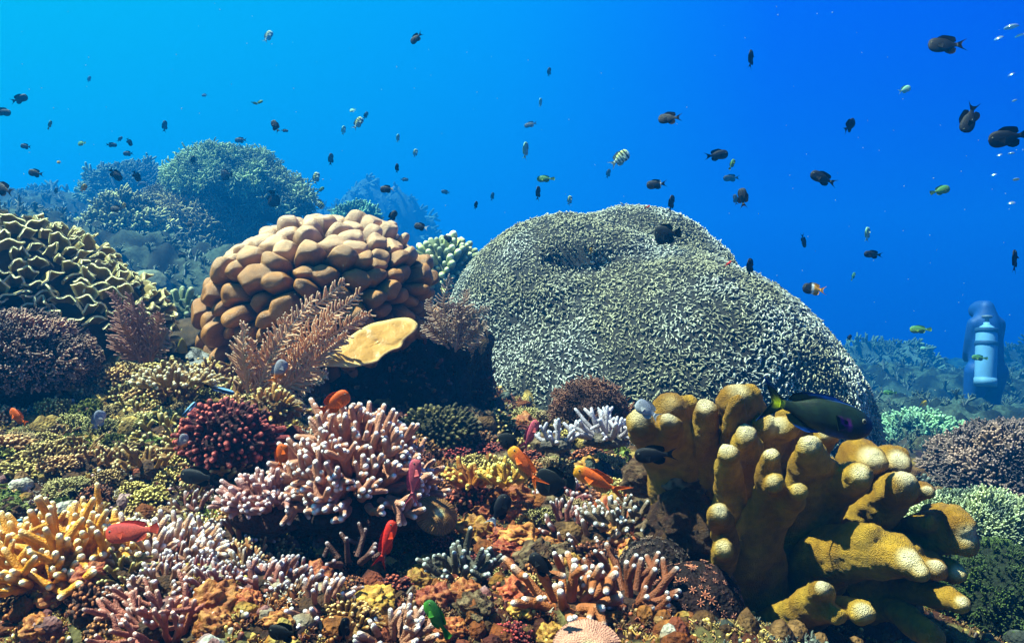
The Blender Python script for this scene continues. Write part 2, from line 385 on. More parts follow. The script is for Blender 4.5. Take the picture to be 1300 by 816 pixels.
# -- brown lobed coral on its pedestal rock
def lobed_coral():
    c = at(407, 378, 1.95); t = colony('lobed_coral', 'large brown dome coral made of smooth rounded lobes behind the pink feather plumes', 'coral', at(430, 500, 1.95))
    D, F = ico(8 if True else 7)
    cen = []; r = np.random.default_rng(3)
    cand = sph(900, -1, .9, 5)
    for d in cand:                                     # sizes: big on top and upper left, small knobs below
        low = smooth(.25, -.5, d[2]); s = .192-.06*low-.03*max(d[0], 0)+r.uniform(-.06, .065)
        if all(np.dot(d, e_[0]) < math.cos((s+e_[1])/2) for e_ in cen): cen.append((d, s))
    Cn = np.array([e_[0] for e_ in cen]); S = np.array([e_[1] for e_ in cen]); K = len(Cn)
    gid = np.arange(K); G = Cn@Cn.T; used = set()       # fuse neighbours into long and bent lobes
    for i in r.permutation(K):
        if i in used or r.random() > .75 or Cn[i][2] < -.25: continue
        for j in np.argsort(-G[i])[1:5]:
            if j not in used and r.random() < .75:
                gid[j] = gid[i]; used.add(j); used.add(i)
                if r.random() < .6: break
    W = nrm(D+.035*np.stack([fbm(D, 5, 11, 2), fbm(D, 5, 12, 2), fbm(D, 5, 13, 2)], -1))
    f1 = np.zeros(len(D)); e_ = np.zeros(len(D)); gi = np.zeros(len(D), int)
    for k in range(0, len(D), 40000):
        d = np.arccos(np.clip(W[k:k+40000]@Cn.T, -1, 1))/ (S/.2)**.8
        i1 = d.argmin(1); d1 = d[np.arange(len(d)), i1]
        d2 = np.where(gid[None] == gid[i1][:, None], 9, d).min(1)
        e_[k:k+40000] = d2-d1; f1[k:k+40000] = d1; gi[k:k+40000] = gid[i1]
    w = .135
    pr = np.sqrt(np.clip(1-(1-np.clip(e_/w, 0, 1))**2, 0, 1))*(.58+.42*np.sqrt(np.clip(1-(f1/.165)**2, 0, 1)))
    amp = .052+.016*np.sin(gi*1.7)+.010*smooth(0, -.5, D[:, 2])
    dip = .010*fbm(D, 6, 21, 2)
    up_ = D[:, 2]
    rad = np.array([.238, .215, .155])
    prof = np.where(up_ < 0, 1-.42*smooth(-.15, -1, up_), 1)
    base = D*rad; base[:, :2] *= prof[:, None]
    base[:, 2] = np.where(up_ < 0, base[:, 2]*1.35, base[:, 2])
    base[:, 0] -= .05*smooth(-.1, -.9, up_)
    nn = nrm(D/rad)
    V = base+nn*((pr*amp+dip*pr)[:, None])
    V[:, 2] += .02*V[:, 0]/.3
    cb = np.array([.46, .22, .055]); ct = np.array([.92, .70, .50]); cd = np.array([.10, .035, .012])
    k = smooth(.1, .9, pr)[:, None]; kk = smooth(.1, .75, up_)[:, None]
    Cc = (cd*(1-k)+cb*k)*(1-.5*kk)+ct*.5*kk*k+cd*.5*kk*(1-k)  # tops painted paler as if sunlit, grooves painted darker
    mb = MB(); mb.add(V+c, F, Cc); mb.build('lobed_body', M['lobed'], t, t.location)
    for (px, py, rr) in [(300,452,15),(322,462,12),(334,480,13),(345,455,17),(318,500,9),(305,486,12),(330,512,10),(352,500,9),(372,478,12),(345,520,8),(305,515,8),
                         (500,432,14),(520,420,13),(470,428,12),(537,418,12),(552,400,11),(445,440,12)]:
        d = 1.86 if px < 400 else 1.84; mb = MB()
        lump(mb, at(px, py, d), rr*d/1000*np.array([1, 1, 1.1]), .12, 1.6, [.34, .16, .06], [.5, .26, .11], 4, px)
        mb.build('knob', M['lobed'], t, t.location)
    return t
lobed_coral()
t = colony('pedestal_rock', 'dark maroon encrusted rock in the shade under the lobed coral and the yellow plate', 'rock', gpt(480, 560))
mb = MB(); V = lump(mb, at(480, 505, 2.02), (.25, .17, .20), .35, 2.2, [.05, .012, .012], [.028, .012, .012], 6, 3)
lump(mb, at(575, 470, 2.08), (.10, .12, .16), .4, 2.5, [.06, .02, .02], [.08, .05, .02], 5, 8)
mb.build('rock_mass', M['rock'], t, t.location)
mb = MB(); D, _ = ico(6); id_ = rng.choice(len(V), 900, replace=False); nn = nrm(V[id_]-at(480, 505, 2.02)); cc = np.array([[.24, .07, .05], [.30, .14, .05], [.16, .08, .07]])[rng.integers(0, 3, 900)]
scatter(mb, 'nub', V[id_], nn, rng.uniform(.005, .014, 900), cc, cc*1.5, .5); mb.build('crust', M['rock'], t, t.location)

# -- the huge pale-tipped anemone-like coral
def big_coral():
    O = at(850, 500, 2.95)
    def pxsph(px, py, d, rx_, ry_, rz_): return (at(px, py, d), np.array([rx_, ry_, rz_]))
    EL = [pxsph(722, 424, 3.15, .48, .5, .475), pxsph(797, 442, 3.35, .54, .6, .60), pxsph(850, 505, 2.95, .56, .62, .535),
          pxsph(885, 560, 2.95, .61, .6, .64), pxsph(720, 520, 2.95, .36, .5, .40), pxsph(1005, 605, 3.05, .31, .5, .36)]
    hole = (at(738, 327, 2.64), .088)
    def f(P):
        dd = [(np.linalg.norm((P-c)/r_, axis=-1)-1)*r_.min() for c, r_ in EL]
        k = 40.; s = -np.log(sum(np.exp(-k*d) for d in dd))/k
        h = np.linalg.norm((P-hole[0])*np.array([.55, .5, 1.]), axis=-1)-hole[1]
        h = np.minimum(h, 9); s = np.log(np.exp(k*2*s)+np.exp(-k*2*h))/(2*k)
        return s+.024*fbm(P, 3.6, 31, 3)+.006*pn(P, 22, 33)
    def proj(D):
        r_ = np.full(len(D), 1.5); done = np.zeros(len(D), bool)
        for _ in range(150):
            v = f(O+D*r_[:, None]); done |= v < .0008; r_ = np.where(done, r_, r_-np.clip(v*.6, .0006, .05)); r_ = np.maximum(r_, .05)
        return O+D*r_[:, None]
    t = colony('anemone_coral', 'huge dome coral covered with short pale worm-like polyps behind the yellow finger coral', 'coral', gpt(850, 570))
    D, F = ico(7); V = proj(D)
    q = smooth(-.4, .4, pn(V, 12, 3))[:, None]
    mb = MB(); mb.add(V, F, np.array([.010, .011, .007])*(1-q)+np.array([.022, .018, .008])*q); mb.build('colony_body', M['coral'], t, t.location)  # near-black body colour paints the shade between polyps
    r_ = np.random.default_rng(9); A, B_, C_ = V[F[:, 0]], V[F[:, 1]], V[F[:, 2]]; ar = np.linalg.norm(np.cross(B_-A, C_-A), axis=1)
    ar = ar*(A[:, 1] < O[1]+.35)*(A[:, 2] > -.75); fi = r_.choice(len(F), 150000, p=ar/ar.sum()); w1, w2 = np.sqrt(r_.random(150000)), r_.random(150000)
    Pp = A[fi]*(1-w1)[:, None]+B_[fi]*(w1*(1-w2))[:, None]+C_[fi]*(w1*w2)[:, None]
    _, keep = np.unique(np.floor(Pp/.0106).astype(np.int64)@np.array([1, 4001, 16008001]), return_index=True); Pp = Pp[keep]
    eps = .004; g = np.stack([f(Pp+np.eye(3)[k]*eps)-f(Pp-np.eye(3)[k]*eps) for k in range(3)], -1); n = nrm(g)
    spin = pn(Pp, 5, 77)*2.5+rng.normal(size=len(Pp))*.9
    # long axis tends to point down the slope
    mb = MB(); k = smooth(-.35, .45, pn(Pp, 6, 5))[:, None]
    tipc = np.array([.62, .58, .38])*(1-k)+np.array([.90, .90, .76])*k
    lo = np.array([.05, .045, .02])+0*tipc
    sz = rng.uniform(.0052, .0102, len(Pp))*(1+.3*pn(Pp, 9, 8))
    ok = (pn(Pp, 14, 90) > -.80) & (rng.random(len(Pp)) < .80)
    scatter(mb, 'bean', Pp[ok], n[ok], sz[ok], lo[ok], tipc[ok], .28, spin[ok], .3)
    mb.build('polyps', M['polyp'], t, t.location)
    return t
big_coral()

# -- ruffled leafy coral on the left
def petal(mb, p, n, w, h, seed, c0, c1, th=.0055):
    r = np.random.default_rng(seed); a, b = 11, 7
    u = np.linspace(-1, 1, a)[:, None]*np.ones(b); v = np.linspace(0, 1, b)[None]*np.ones((a, 1))
    curl = r.uniform(.1, .5)
    x = u*w*(.62+.38*v); z = h*(v*(1-.32*u*u)+.07*np.sin(u*7+seed)*v)-h*.15
    y = -curl*w*(1-u*u)*.8+.4*h*v**2+.16*h*np.sin(u*5.+seed*1.3)*v
    Bx = basis(np.array([n]), np.array([0.]))[0]
    side = nrm(np.cross(n, [0, 0, 1.])[None])[0]; side = nrm((side+r.normal(size=3)*.32)[None])[0]
    upv = nrm((np.array([0, 0, 1.])*.75+n*.85+r.normal(size=3)*.15)[None])[0]; fw = np.cross(upv, side); fw = fw if np.dot(fw, n) > 0 else -fw
    G = p+x[..., None]*side+z[..., None]*upv+(y[..., None])*fw
    k = np.clip(smooth(.82, .95, v)+smooth(.84, .97, np.abs(u))*.8, 0, 1)[..., None]
    slab(mb, G, th*(1-.3*v), np.asarray(c0)*(1-k)+np.asarray(c1)*k)
def leafy():
    t = colony('leafy_coral', 'big mound of ruffled olive leafy coral with pale yellow rims at the left edge', 'coral', gpt(60, 440))
    EL = [(at(-10, 385, 1.85), np.array([.30, .28, .20])), (at(100, 430, 1.85), np.array([.20, .2, .18])), (at(-120, 360, 1.9), np.array([.35, .3, .2]))]
    mb = MB(); Vs = []
    for k, (c, r_) in enumerate(EL): Vs.append(lump(mb, c, r_*.93, .08, 2, [.045, .04, .02], [.09, .07, .025], 6, 60+k))
    mb.build('colony_body', M['coral'], t, t.location)
    s = 0
    for k, (c, r_) in enumerate(EL):
        mb = MB(); D = sph([430, 250, 330][k], -.5, .6, 40+k); D = D[D[:, 1] < .45]
        Pp = c+D*r_*.96; keep = np.ones(len(Pp), bool)
        for j, (c2, r2) in enumerate(EL):
            if j != k: keep &= np.linalg.norm((Pp-c2)/(r2*.93), axis=-1) > 1
        keep &= (Pp[:, 0]/Pp[:, 1] > -.78)
        for p, d in zip(Pp[keep], D[keep]):
            s += 1; q = random.random(); up_ = max(d[2], 0)
            petal(mb, p, nrm((d/r_)[None])[0], random.uniform(.016, .036), random.uniform(.028, .050)*(1-.3*up_), s,
                  [.22+.12*q, .17+.08*q, .045], [.92, .86, .48])
        mb.build('ruffle_bank', M['coral'], t, t.location)
leafy()

# -- bushy colonies: an uneven body covered with small branch pieces
def bush(name, label, cat, c, rad, kind, n, size, cb, c0, c1, zmin=-.3, amp=.18, f=2., tilt=.3, m='coral', group=None, seed=1, stretch=None, bodyname='colony_body', partname='branches', front=True, spin=None):
    c = np.asarray(c, float); rad = np.asarray(rad, float)
    t = colony(name, label, cat, c-np.array([0, 0, rad[2]*.6]), group)
    mb = MB(); lump(mb, c, rad, amp, f, np.asarray(cb), np.asarray(cb)*1.7, 5, seed); mb.build(bodyname, M['rock'], t, t.location)
    D = sph(n, zmin, .6, seed); D = D[D[:, 1] < .5] if front else D
    P_ = D*rad*(1+amp*fbm(D, f, seed, 4))[:, None]*.98+c
    q = fbm(D, 2.6, seed+50, 3); g = fbm(D, 7., seed+51, 2); ok = g > -.52; D, P_, q = D[ok], P_[ok], q[ok]
    v = (.55+.9*smooth(-.5, .5, q))[:, None]; hue = 1+np.stack([.22*q, .05*q, -.25*q], -1)
    mb = MB(); scatter(mb, kind, P_, D/rad, rng.uniform(.6, 1.3, len(P_))*size*(1+.45*q), np.asarray(c0)*v*hue, np.asarray(c1)*v*hue, tilt, None, .25, stretch)
    mb.build(partname, M[m], t, t.location)
    return t
bush('branching_coral', 'dark purplish bush coral with fine pale tips below the leafy coral at the left edge', 'coral', at(22, 462, 1.6), (.135, .15, .095), 'twig', 1500, .018, [.04, .015, .012], [.16, .06, .035], [.80, .60, .46], -.4, .15, 2, .5, seed=21)
bush('cauliflower_coral', 'dark red cauliflower coral with knobbly branches left of the pale pink branching coral', 'coral', at(290, 560, 1.27), (.062, .06, .058), 'nub', 300, .0105, [.05, .006, .008], [.14, .015, .02], [.55, .16, .13], -.5, .35, 3, .6, seed=22)
bush('table_coral', 'dark purple-brown bushy table coral at the right edge beside the turquoise coral bed', 'coral', at(1275, 612, 2.35), (.20, .2, .155), 'twig', 1500, .028, [.02, .02, .02], [.09, .07, .055], [.42, .3, .28], -.2, .14, 2, .4, seed=23)
bush('branching_coral', 'pale green fine branching coral below the dark table coral at the right', 'coral', at(1235, 668, 1.75), (.14, .13, .06), 'twig', 1000, .017, [.05, .06, .03], [.14, .17, .07], [.60, .66, .46], -.1, .15, 2, .45, seed=24, stretch=1.3)
bush('algae_bush', 'dark green bushy algae coral in the lower right corner', 'coral', at(1265, 765, 1.35), (.13, .13, .085), 'twig', 1500, .012, [.02, .03, .01], [.04, .065, .012], [.13, .19, .05], -.4, .25, 3, .6, seed=25)
bush('pinnacle_coral', 'tall hazy outcrop of bushy soft coral rising behind the lobed coral', 'soft coral', at(250, 330, 7.4), (.58, .5, .70), 'frond', 3000, .15, [.06, .08, .06], [.2, .2, .12], [.62, .56, .34], -.7, .28, 1.8, .4, m='soft', seed=26, stretch=.9)
bush('soft_coral', 'feathery pale green soft coral crown on top of the hazy outcrop', 'soft coral', at(290, 238, 7.4), (.42, .35, .24), 'frond', 1900, .145, [.06, .08, .06], [.25, .32, .2], [.56, .70, .44], -.2, .35, 2, .35, m='soft', seed=27)
bush('soft_coral', 'small feathery soft coral tuft on the right shoulder of the hazy outcrop', 'soft coral', at(350, 262, 7.4), (.24, .24, .16), 'frond', 420, .16, [.05, .06, .05], [.25, .3, .2], [.6, .7, .45], -.3, .3, 2, .35, m='soft', seed=28)
bush('bushy_coral', 'small bushy coral outcrop with bright tips just left of the tall soft coral outcrop', 'coral', at(160, 305, 6.6), (.27, .27, .31), 'twig', 700, .09, [.03, .05, .03], [.16, .16, .07], [.85, .8, .4], -.5, .3, 2, .4, seed=29)
bush('bushy_coral', 'dim flat-topped coral mound standing behind the small bushy outcrop on the left', 'coral', at(170, 250, 11.5), (.58, .5, .40), 'twig', 500, .13, [.08, .1, .08], [.12, .15, .1], [.3, .4, .25], -.3, .4, 2, .3, seed=30)
bush('knobby_coral', 'pale green knobby finger coral between the lobed coral and the anemone coral', 'coral', at(566, 352, 4.2), (.145, .145, .16), 'nub', 170, .046, [.12, .12, .06], [.36, .38, .18], [.80, .80, .48], -.4, .15, 2, .2, seed=31, stretch=1.15)
bush('staghorn_bed', 'turquoise branching coral bed in the haze right of the anemone coral', 'coral', at(1165, 585, 5.0), (.30, .4, .24), 'twig', 800, .07, [.05, .07, .05], [.12, .17, .1], [.40, .62, .4], -.2, .2, 2, .5, seed=32)
bush('hazy_reef_mound', 'dim reef mound far behind the lobed coral in blue haze', 'reef', at(466, 335, 26.), (2.2, 1.2, 2.5), 'twig', 260, .3, [.08, .1, .08], [.08, .1, .07], [.16, .2, .13], -.3, .3, 2.3, .4, seed=33)
bush('turquoise_coral', 'turquoise branching coral tips showing just above the lobed coral', 'coral', at(450, 288, 8.6), (.21, .15, .2), 'twig', 220, .09, [.1, .13, .1], [.14, .22, .14], [.35, .62, .4], -.3, .3, 2, .4, seed=34)
bush('hazy_reef_mound', 'dim blue reef mound far off behind the right slope of the anemone coral', 'reef', at(1120, 488, 15), (1.1, .8, .80), 'twig', 500, .15, [.1, .12, .1], [.12, .14, .1], [.2, .26, .16], -.3, .35, 2.4, .4, seed=35)
bush('hazy_reef_mound', 'dim blue reef mound far off behind the diver at the right edge', 'reef', at(1330, 490, 16), (1.6, .9, 1.), 'twig', 400, .15, [.04, .05, .05], [.06, .07, .05], [.1, .14, .1], -.3, .35, 2.4, .4, seed=36)
bush('hazy_reef_mound', 'long dim reef ridge at the left edge beyond the leafy coral', 'reef', at(20, 300, 15), (2., 1., .8), 'twig', 600, .18, [.08, .1, .08], [.1, .13, .09], [.2, .3, .2], -.3, .35, 2.8, .4, seed=37)
bush('soft_bush', 'brown fuzzy hydroid bush in front of the anemone coral', 'hydroid', at(748, 520, 1.62), (.052, .045, .034), 'frond', 750, .026, [.06, .03, .025], [.16, .08, .06], [.42, .26, .2], -.2, .2, 2, .35, m='soft', seed=38)
bush('knobby_coral', 'small cream finger coral at the foot of the feather plumes', 'coral', at(345, 520, 1.36), (.04, .04, .026), 'nub', 90, .0085, [.15, .08, .03], [.40, .22, .06], [.72, .6, .3], -.3, .2, 2, .35, seed=39, stretch=1.3)
bush('knobby_coral', 'olive knobby coral crust in shade right of the pink branching coral', 'coral', at(560, 555, 1.55), (.07, .06, .055), 'nub', 330, .010, [.04, .035, .015], [.08, .07, .025], [.22, .19, .08], -.4, .25, 2.5, .4, seed=40)
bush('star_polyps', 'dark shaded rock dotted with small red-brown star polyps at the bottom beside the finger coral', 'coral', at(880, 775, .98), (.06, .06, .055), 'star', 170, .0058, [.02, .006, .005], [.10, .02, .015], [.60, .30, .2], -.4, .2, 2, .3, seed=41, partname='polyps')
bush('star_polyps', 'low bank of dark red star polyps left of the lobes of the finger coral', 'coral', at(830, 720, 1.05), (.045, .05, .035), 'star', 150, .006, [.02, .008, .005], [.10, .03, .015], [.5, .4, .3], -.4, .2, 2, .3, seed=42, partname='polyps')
def dome(name, label, cat, c, rad, c0, c1, m='coral', amp=.08, seed=0, f=1.6):
    t = colony(name, label, cat, np.asarray(c)-np.array([0, 0, rad[2]*.7])); mb = MB(); lump(mb, c, rad, amp, f, c0, c1, 6, seed)
    mb.build('colony_body', M[m], t, t.location); return t
dome('dome_coral', 'smooth brown dome coral in the gap left of the lobed coral', 'coral', at(248, 438, 2.15), (.105, .1, .075), [.13, .085, .04], [.2, .13, .06], 'finger', seed=2)
dome('dome_coral', 'pale green smooth coral head half hidden below the hazy soft coral outcrop', 'coral', at(190, 375, 4.8), (.135, .13, .16), [.2, .22, .14], [.26, .28, .17], seed=4)
bush('knobby_coral', 'pale green knobby finger coral in the haze between the leafy coral and the lobed coral', 'coral', at(232, 400, 2.9), (.09, .08, .06), 'nub', 60, .028, [.08, .1, .06], [.16, .2, .11], [.36, .4, .25], -.3, .2, 2, .25, seed=43, stretch=1.3)

# -- stony branching colonies
def branches(name, label, c, *a, body=None, m='coral', **k):
    t = colony(name, label, 'coral', c); mb = MB(); branchy(mb, c, *a, **k); 
    mb.build('branches', M[m], t, t.location)
    if body:
        rad, c0 = body; mb = MB(); lump(mb, np.asarray(c)-np.array([0, 0, rad[2]*.5]), rad, .25, 2.2, c0, np.asarray(c0)*1.8, 4, 5); mb.build('base', M['rock'], t, t.location)
    return t
PK0, PK1 = [.55, .27, .17], [1., .94, .86]
branches('branching_coral', 'large pale pink branching coral with white tips in the middle of the reef', at(450, 632, 1.14), 250, .062, .0054, PK0, PK1, forks=3, elmin=-12, dome=.065, spread=1.15, seed=4, sides=9, up=.35, tip=.3, body=((.11, .085, .035), [.05, .018, .012]))
branches('branching_coral', 'pink-violet branching coral spilling down left of the large pale pink coral', at(340, 640, 1.10), 60, .042, .0046, [.46, .22, .18], [.95, .78, .74], forks=3, elmin=0, spread=.9, seed=6, sides=8, tip=.35, body=((.05, .04, .03), [.08, .03, .02]))
branches('branching_coral', 'bright yellow branching coral, tips painted white like highlights, in the lower left corner', at(75, 725, .93), 130, .070, .0052, [.70, .34, .03], [1., .92, .6], forks=3, elmin=0, spread=.8, seed=7, tip=.35, body=((.07, .06, .04), [.12, .05, .01]))  # pale tip colour stands in for hot highlights
branches('branching_coral', 'white-tipped branching coral right of the yellow coral and below the red fish', at(205, 712, .99), 95, .05, .0044, [.50, .26, .14], [1., .95, .88], forks=3, elmin=0, spread=1., seed=8, tip=.45, body=((.06, .05, .03), [.09, .04, .02]))
branches('branching_coral', 'blue-grey finger coral with pale tips below the fluted mushroom coral', at(585, 735, 1.02), 26, .045, .0046, [.12, .10, .07], [.62, .66, .62], forks=2, elmin=5, spread=.5, seed=9, tip=.3, body=((.03, .03, .02), [.05, .03, .02]))
branches('staghorn_coral', 'open white-tipped staghorn branches low on the bottom right of centre', at(722, 768, .90), 16, .062, .0056, [.42, .16, .05], [.88, .84, .76], forks=2, elmin=-5, spread=.4, seed=10, tip=.35, body=((.03, .03, .02), [.08, .04, .02]))
branches('staghorn_coral', 'brown staghorn branches with blue-white tips left of the star polyps', at(800, 762, .95), 18, .055, .0050, [.28, .10, .04], [.72, .72, .7], forks=2, elmin=0, spread=.6, seed=11, tip=.3, body=((.03, .03, .02), [.06, .03, .02]))
branches('branching_coral', 'white branching coral beside the brown fuzzy bush', at(770, 553, 1.5), 26, .05, .0045, [.4, .34, .36], [.8, .78, .84], forks=2, elmin=5, spread=.9, seed=12, tip=.5, body=((.045, .03, .016), [.12, .10, .08]))
branches('branching_coral', 'small white branching sprig below the brown fuzzy bush', at(706, 560, 1.45), 9, .034, .0042, [.45, .4, .42], [.8, .8, .86], forks=2, elmin=5, spread=.7, seed=13, tip=.5, body=((.03, .022, .014), [.12, .10, .08]))
branches('branching_coral', 'short yellow branching coral right of the pink branching coral', at(598, 612, 1.25), 22, .03, .0050, [.45, .18, .02], [.8, .66, .2], forks=2, elmin=5, spread=.9, seed=14, tip=.35)
branches('branching_coral', 'bright yellow branching sprig left of the diagonal orange fish', at(640, 612, 1.22), 16, .028, .0045, [.5, .28, .03], [.85, .74, .22], forks=2, elmin=5, spread=.8, seed=15, tip=.4)
branches('branching_coral', 'white-tipped small coral cluster below the second orange fish', at(790, 665, 1.15), 26, .035, .0045, [.2, .13, .07], [.75, .75, .74], forks=2, elmin=5, spread=1.1, seed=16, tip=.35)
branches('branching_coral', 'pinkish thin branching coral along the bottom edge left of centre', at(225, 800, .80), 40, .048, .0034, [.42, .16, .11], [.82, .6, .5], forks=3, elmin=0, spread=1., seed=17, tip=.35)
branches('branching_coral', 'small white branching coral on the bottom edge near the green fish', at(500, 810, .80), 22, .03, .0038, [.4, .2, .12], [.85, .8, .75], forks=2, elmin=5, spread=.9, seed=18, tip=.45)
branches('branching_coral', 'cream branching coral on the slope behind the pair of blue cleaner fish', at(225, 487, 1.5), 80, .030, .0046, [.40, .26, .10], [.92, .82, .55], forks=2, elmin=5, spread=2.2, seed=19, tip=.35)
branches('branching_coral', 'small pale sprig standing in the dark hollow under the pink branching coral', at(445, 710, 1.0), 7, .035, .0042, [.16, .07, .05], [.6, .5, .5], forks=2, elmin=10, spread=.8, seed=20, tip=.3)

# -- feathery hydroids
def plumes(name, label, cat, d, stems, nb, lb, c0, c1, m='soft', **k):
    t = colony(name, label, cat, at(*stems[0][0][:2], d))
    for s, st in enumerate(stems):
        dd = d-.015*(s % 4); P_ = [at(px, py, dd-.03*i) for i, (px, py) in enumerate(st)]
        mb = MB(); plume(mb, P_, nb, lb, c0, c1, seed=s+3, plane=(random.uniform(-.4, .4), -1, random.uniform(-.3, .3)), **k); mb.build('plume', M[m], t, t.location)
    return t
PL0, PL1 = [.85, .55, .36], [1., .86, .68]
plumes('feather_hydroid', 'pinkish tan feather plumes leaning right in front of the lobed coral', 'hydroid', 1.62,
       [[(335,505),(352,450),(392,395),(438,358)], [(338,505),(365,455),(410,410),(458,372)], [(342,503),(375,462),(420,425),(470,398)],
        [(345,505),(378,480),(405,452),(440,425)], [(350,505),(375,490),(392,482),(415,476)], [(322,500),(330,470),(345,440),(366,400)],
        [(316,505),(312,470),(308,445),(312,412)], [(326,505),(340,460),(362,425),(398,378)], [(330,505),(322,475),(318,458),(322,432)], [(345,503),(368,470),(392,440),(425,400)]],
       40, .042, PL0, PL1, r0=.0026, rb=.0019)
plumes('feather_hydroid', 'pale cream feather plumes between the lobed coral and the anemone coral', 'hydroid', 1.85,
       [[(575,440),(566,410),(562,380),(572,352)], [(575,440),(560,415),(550,400),(545,380)], [(578,442),(590,415),(600,400),(622,392)],
        [(578,442),(585,410),(588,390),(592,368)], [(578,445),(595,430),(606,420),(618,412)], [(570,442),(556,428),(548,420),(538,412)], [(578,446),(578,420),(580,400),(584,385)]],
       24, .034, [.6, .45, .35], [.95, .85, .75], r0=.002, rb=.0015)
plumes('feather_hydroid', 'hazy dusty pink feather bush in front of the leafy coral', 'hydroid', 1.66,
       [[(190,458),(175,430),(160,400),(142,372)], [(190,458),(180,425),(172,400),(165,375)], [(192,458),(188,430),(185,405),(182,385)], [(192,458),(196,430),(200,415),(204,398)],
        [(188,458),(170,440),(158,420),(148,400)], [(186,458),(165,450),(152,440),(142,428)], [(192,458),(202,440),(208,430),(214,420)], [(178,460),(168,430),(155,415),(150,388)], [(184,460),(178,440),(176,420),(172,395)]],
       26, .034, [.5, .3, .24], [.75, .52, .45], r0=.002, rb=.0016)

# -- thin plates
def leafplate(name, label, cat, pts, d0, dfun, c0, c1, th=.005, m='plate', k=.004, rings=12):
    pts = np.array(pts, float); n = len(pts); q = np.linspace(0, n, 97)[:-1]; i = q.astype(int); f = (q-i)[:, None]
    p = [pts[(i+o) % n] for o in (-1, 0, 1, 2)]
    O = .5*(2*p[1]+(p[2]-p[0])*f+(2*p[0]-5*p[1]+4*p[2]-p[3])*f**2+(3*p[1]-p[0]-3*p[2]+p[3])*f**3)
    c = O.mean(0); s = np.linspace(.02, 1, rings)[:, None, None]; XY = c+(O[None]-c)*s
    d = d0+dfun(XY[..., 0], XY[..., 1]); G = np.stack([(XY[..., 0]-650)/FPX*d, d, (408-XY[..., 1])/FPX*d], -1)
    G[..., 1] += k*pn(G, 40, 5)+k*.6*pn(G, 90, 6)
    w = smooth(.8, 1, s)*np.ones(XY.shape[:2]+(1,)); t = colony(name, label, cat, G[-1].mean(0)); mb = MB()
    slab(mb, G, th*(1-.5*w[..., 0]), np.asarray(c0)*(1-w)+np.asarray(c1)*w, wrap=True); mb.build('plate_sheet', M[m], t, t.location); return t
leafplate('plate_sponge', 'thin orange-yellow leaf-shaped plate jutting out below the lobed coral', 'sponge',
          [(411,464),(420,450),(436,434),(455,420),(472,411),(490,407),(505,404),(520,404),(530,411),(527,420),(517,428),(512,434),(508,441),(497,445),(486,452),(478,459),(462,463),(445,466),(428,465)],
          1.60, lambda x, y: (y-435)*-.0016+(x-470)*.0004, [.80, .48, .15], [.95, .72, .35], .003)
leafplate('plate_coral', 'thin dark plate with a pale rim in front of the brown dome coral', 'coral',
          [(200,450),(225,447),(240,441),(252,442),(265,449),(285,455),(300,462),(270,466),(230,463)], 1.85, lambda x, y: (y-450)*-.002, [.03, .028, .02], [.3, .26, .12], .004)
leafplate('small_sponge', 'small upright yellow fin-shaped sponge on the dark plate', 'sponge', [(226,447),(227,436),(231,429),(235,434),(237,443),(236,448)], 1.83, lambda x, y: 0*x, [.32, .27, .05], [.42, .36, .08], .006, rings=6)
def fan(name, label, c, r0, a0, a1, tiltn, c0, c1, nr=34):
    t = colony(name, label, 'coral', c); B = basis(nrm(np.array([tiltn])), np.zeros(1))[0]
    a = np.linspace(R(a0), R(a1), nr*6+1); s = np.linspace(.04, 1, 14); A, S = np.meshgrid(a, s)
    rid = np.abs(np.sin(A*nr/(R(a1-a0))*math.pi))
    x = np.cos(A)*S*r0; y = np.sin(A)*S*r0*.85; z = r0*(.28*(1-S**2))+.05*r0*rid*smooth(.1, .4, S)*(1+.4*np.sin(A*5))
    G = c+np.einsum('ij,abj->abi', B, np.stack([x, y, z], -1)); k = (rid*.8+.2)[..., None]; k2 = smooth(.35, .05, S)[..., None]
    Cg = (np.asarray(c0)*(1-k)+np.asarray(c1)*k)*(1-k2)+np.array([.75, .7, .4])*k2
    mb = MB(); slab(mb, G[::-1], .003, Cg[::-1]); mb.build('ridged_disc', M['coral'], t, t.location); return t
fan('mushroom_coral', 'round brown mushroom coral with fine radial ridges and a pale centre under the pink coral', at(553, 655, 1.10), .034, -30, 330, (.55, -.6, .6), [.08, .03, .01], [.34, .17, .05], 44)
fan('mushroom_coral', 'pinkish fan-shaped ridged coral on the bottom edge right of centre', at(745, 826, .80), .036, 10, 170, (.1, -.75, .6), [.30, .10, .06], [.62, .34, .24], 30)

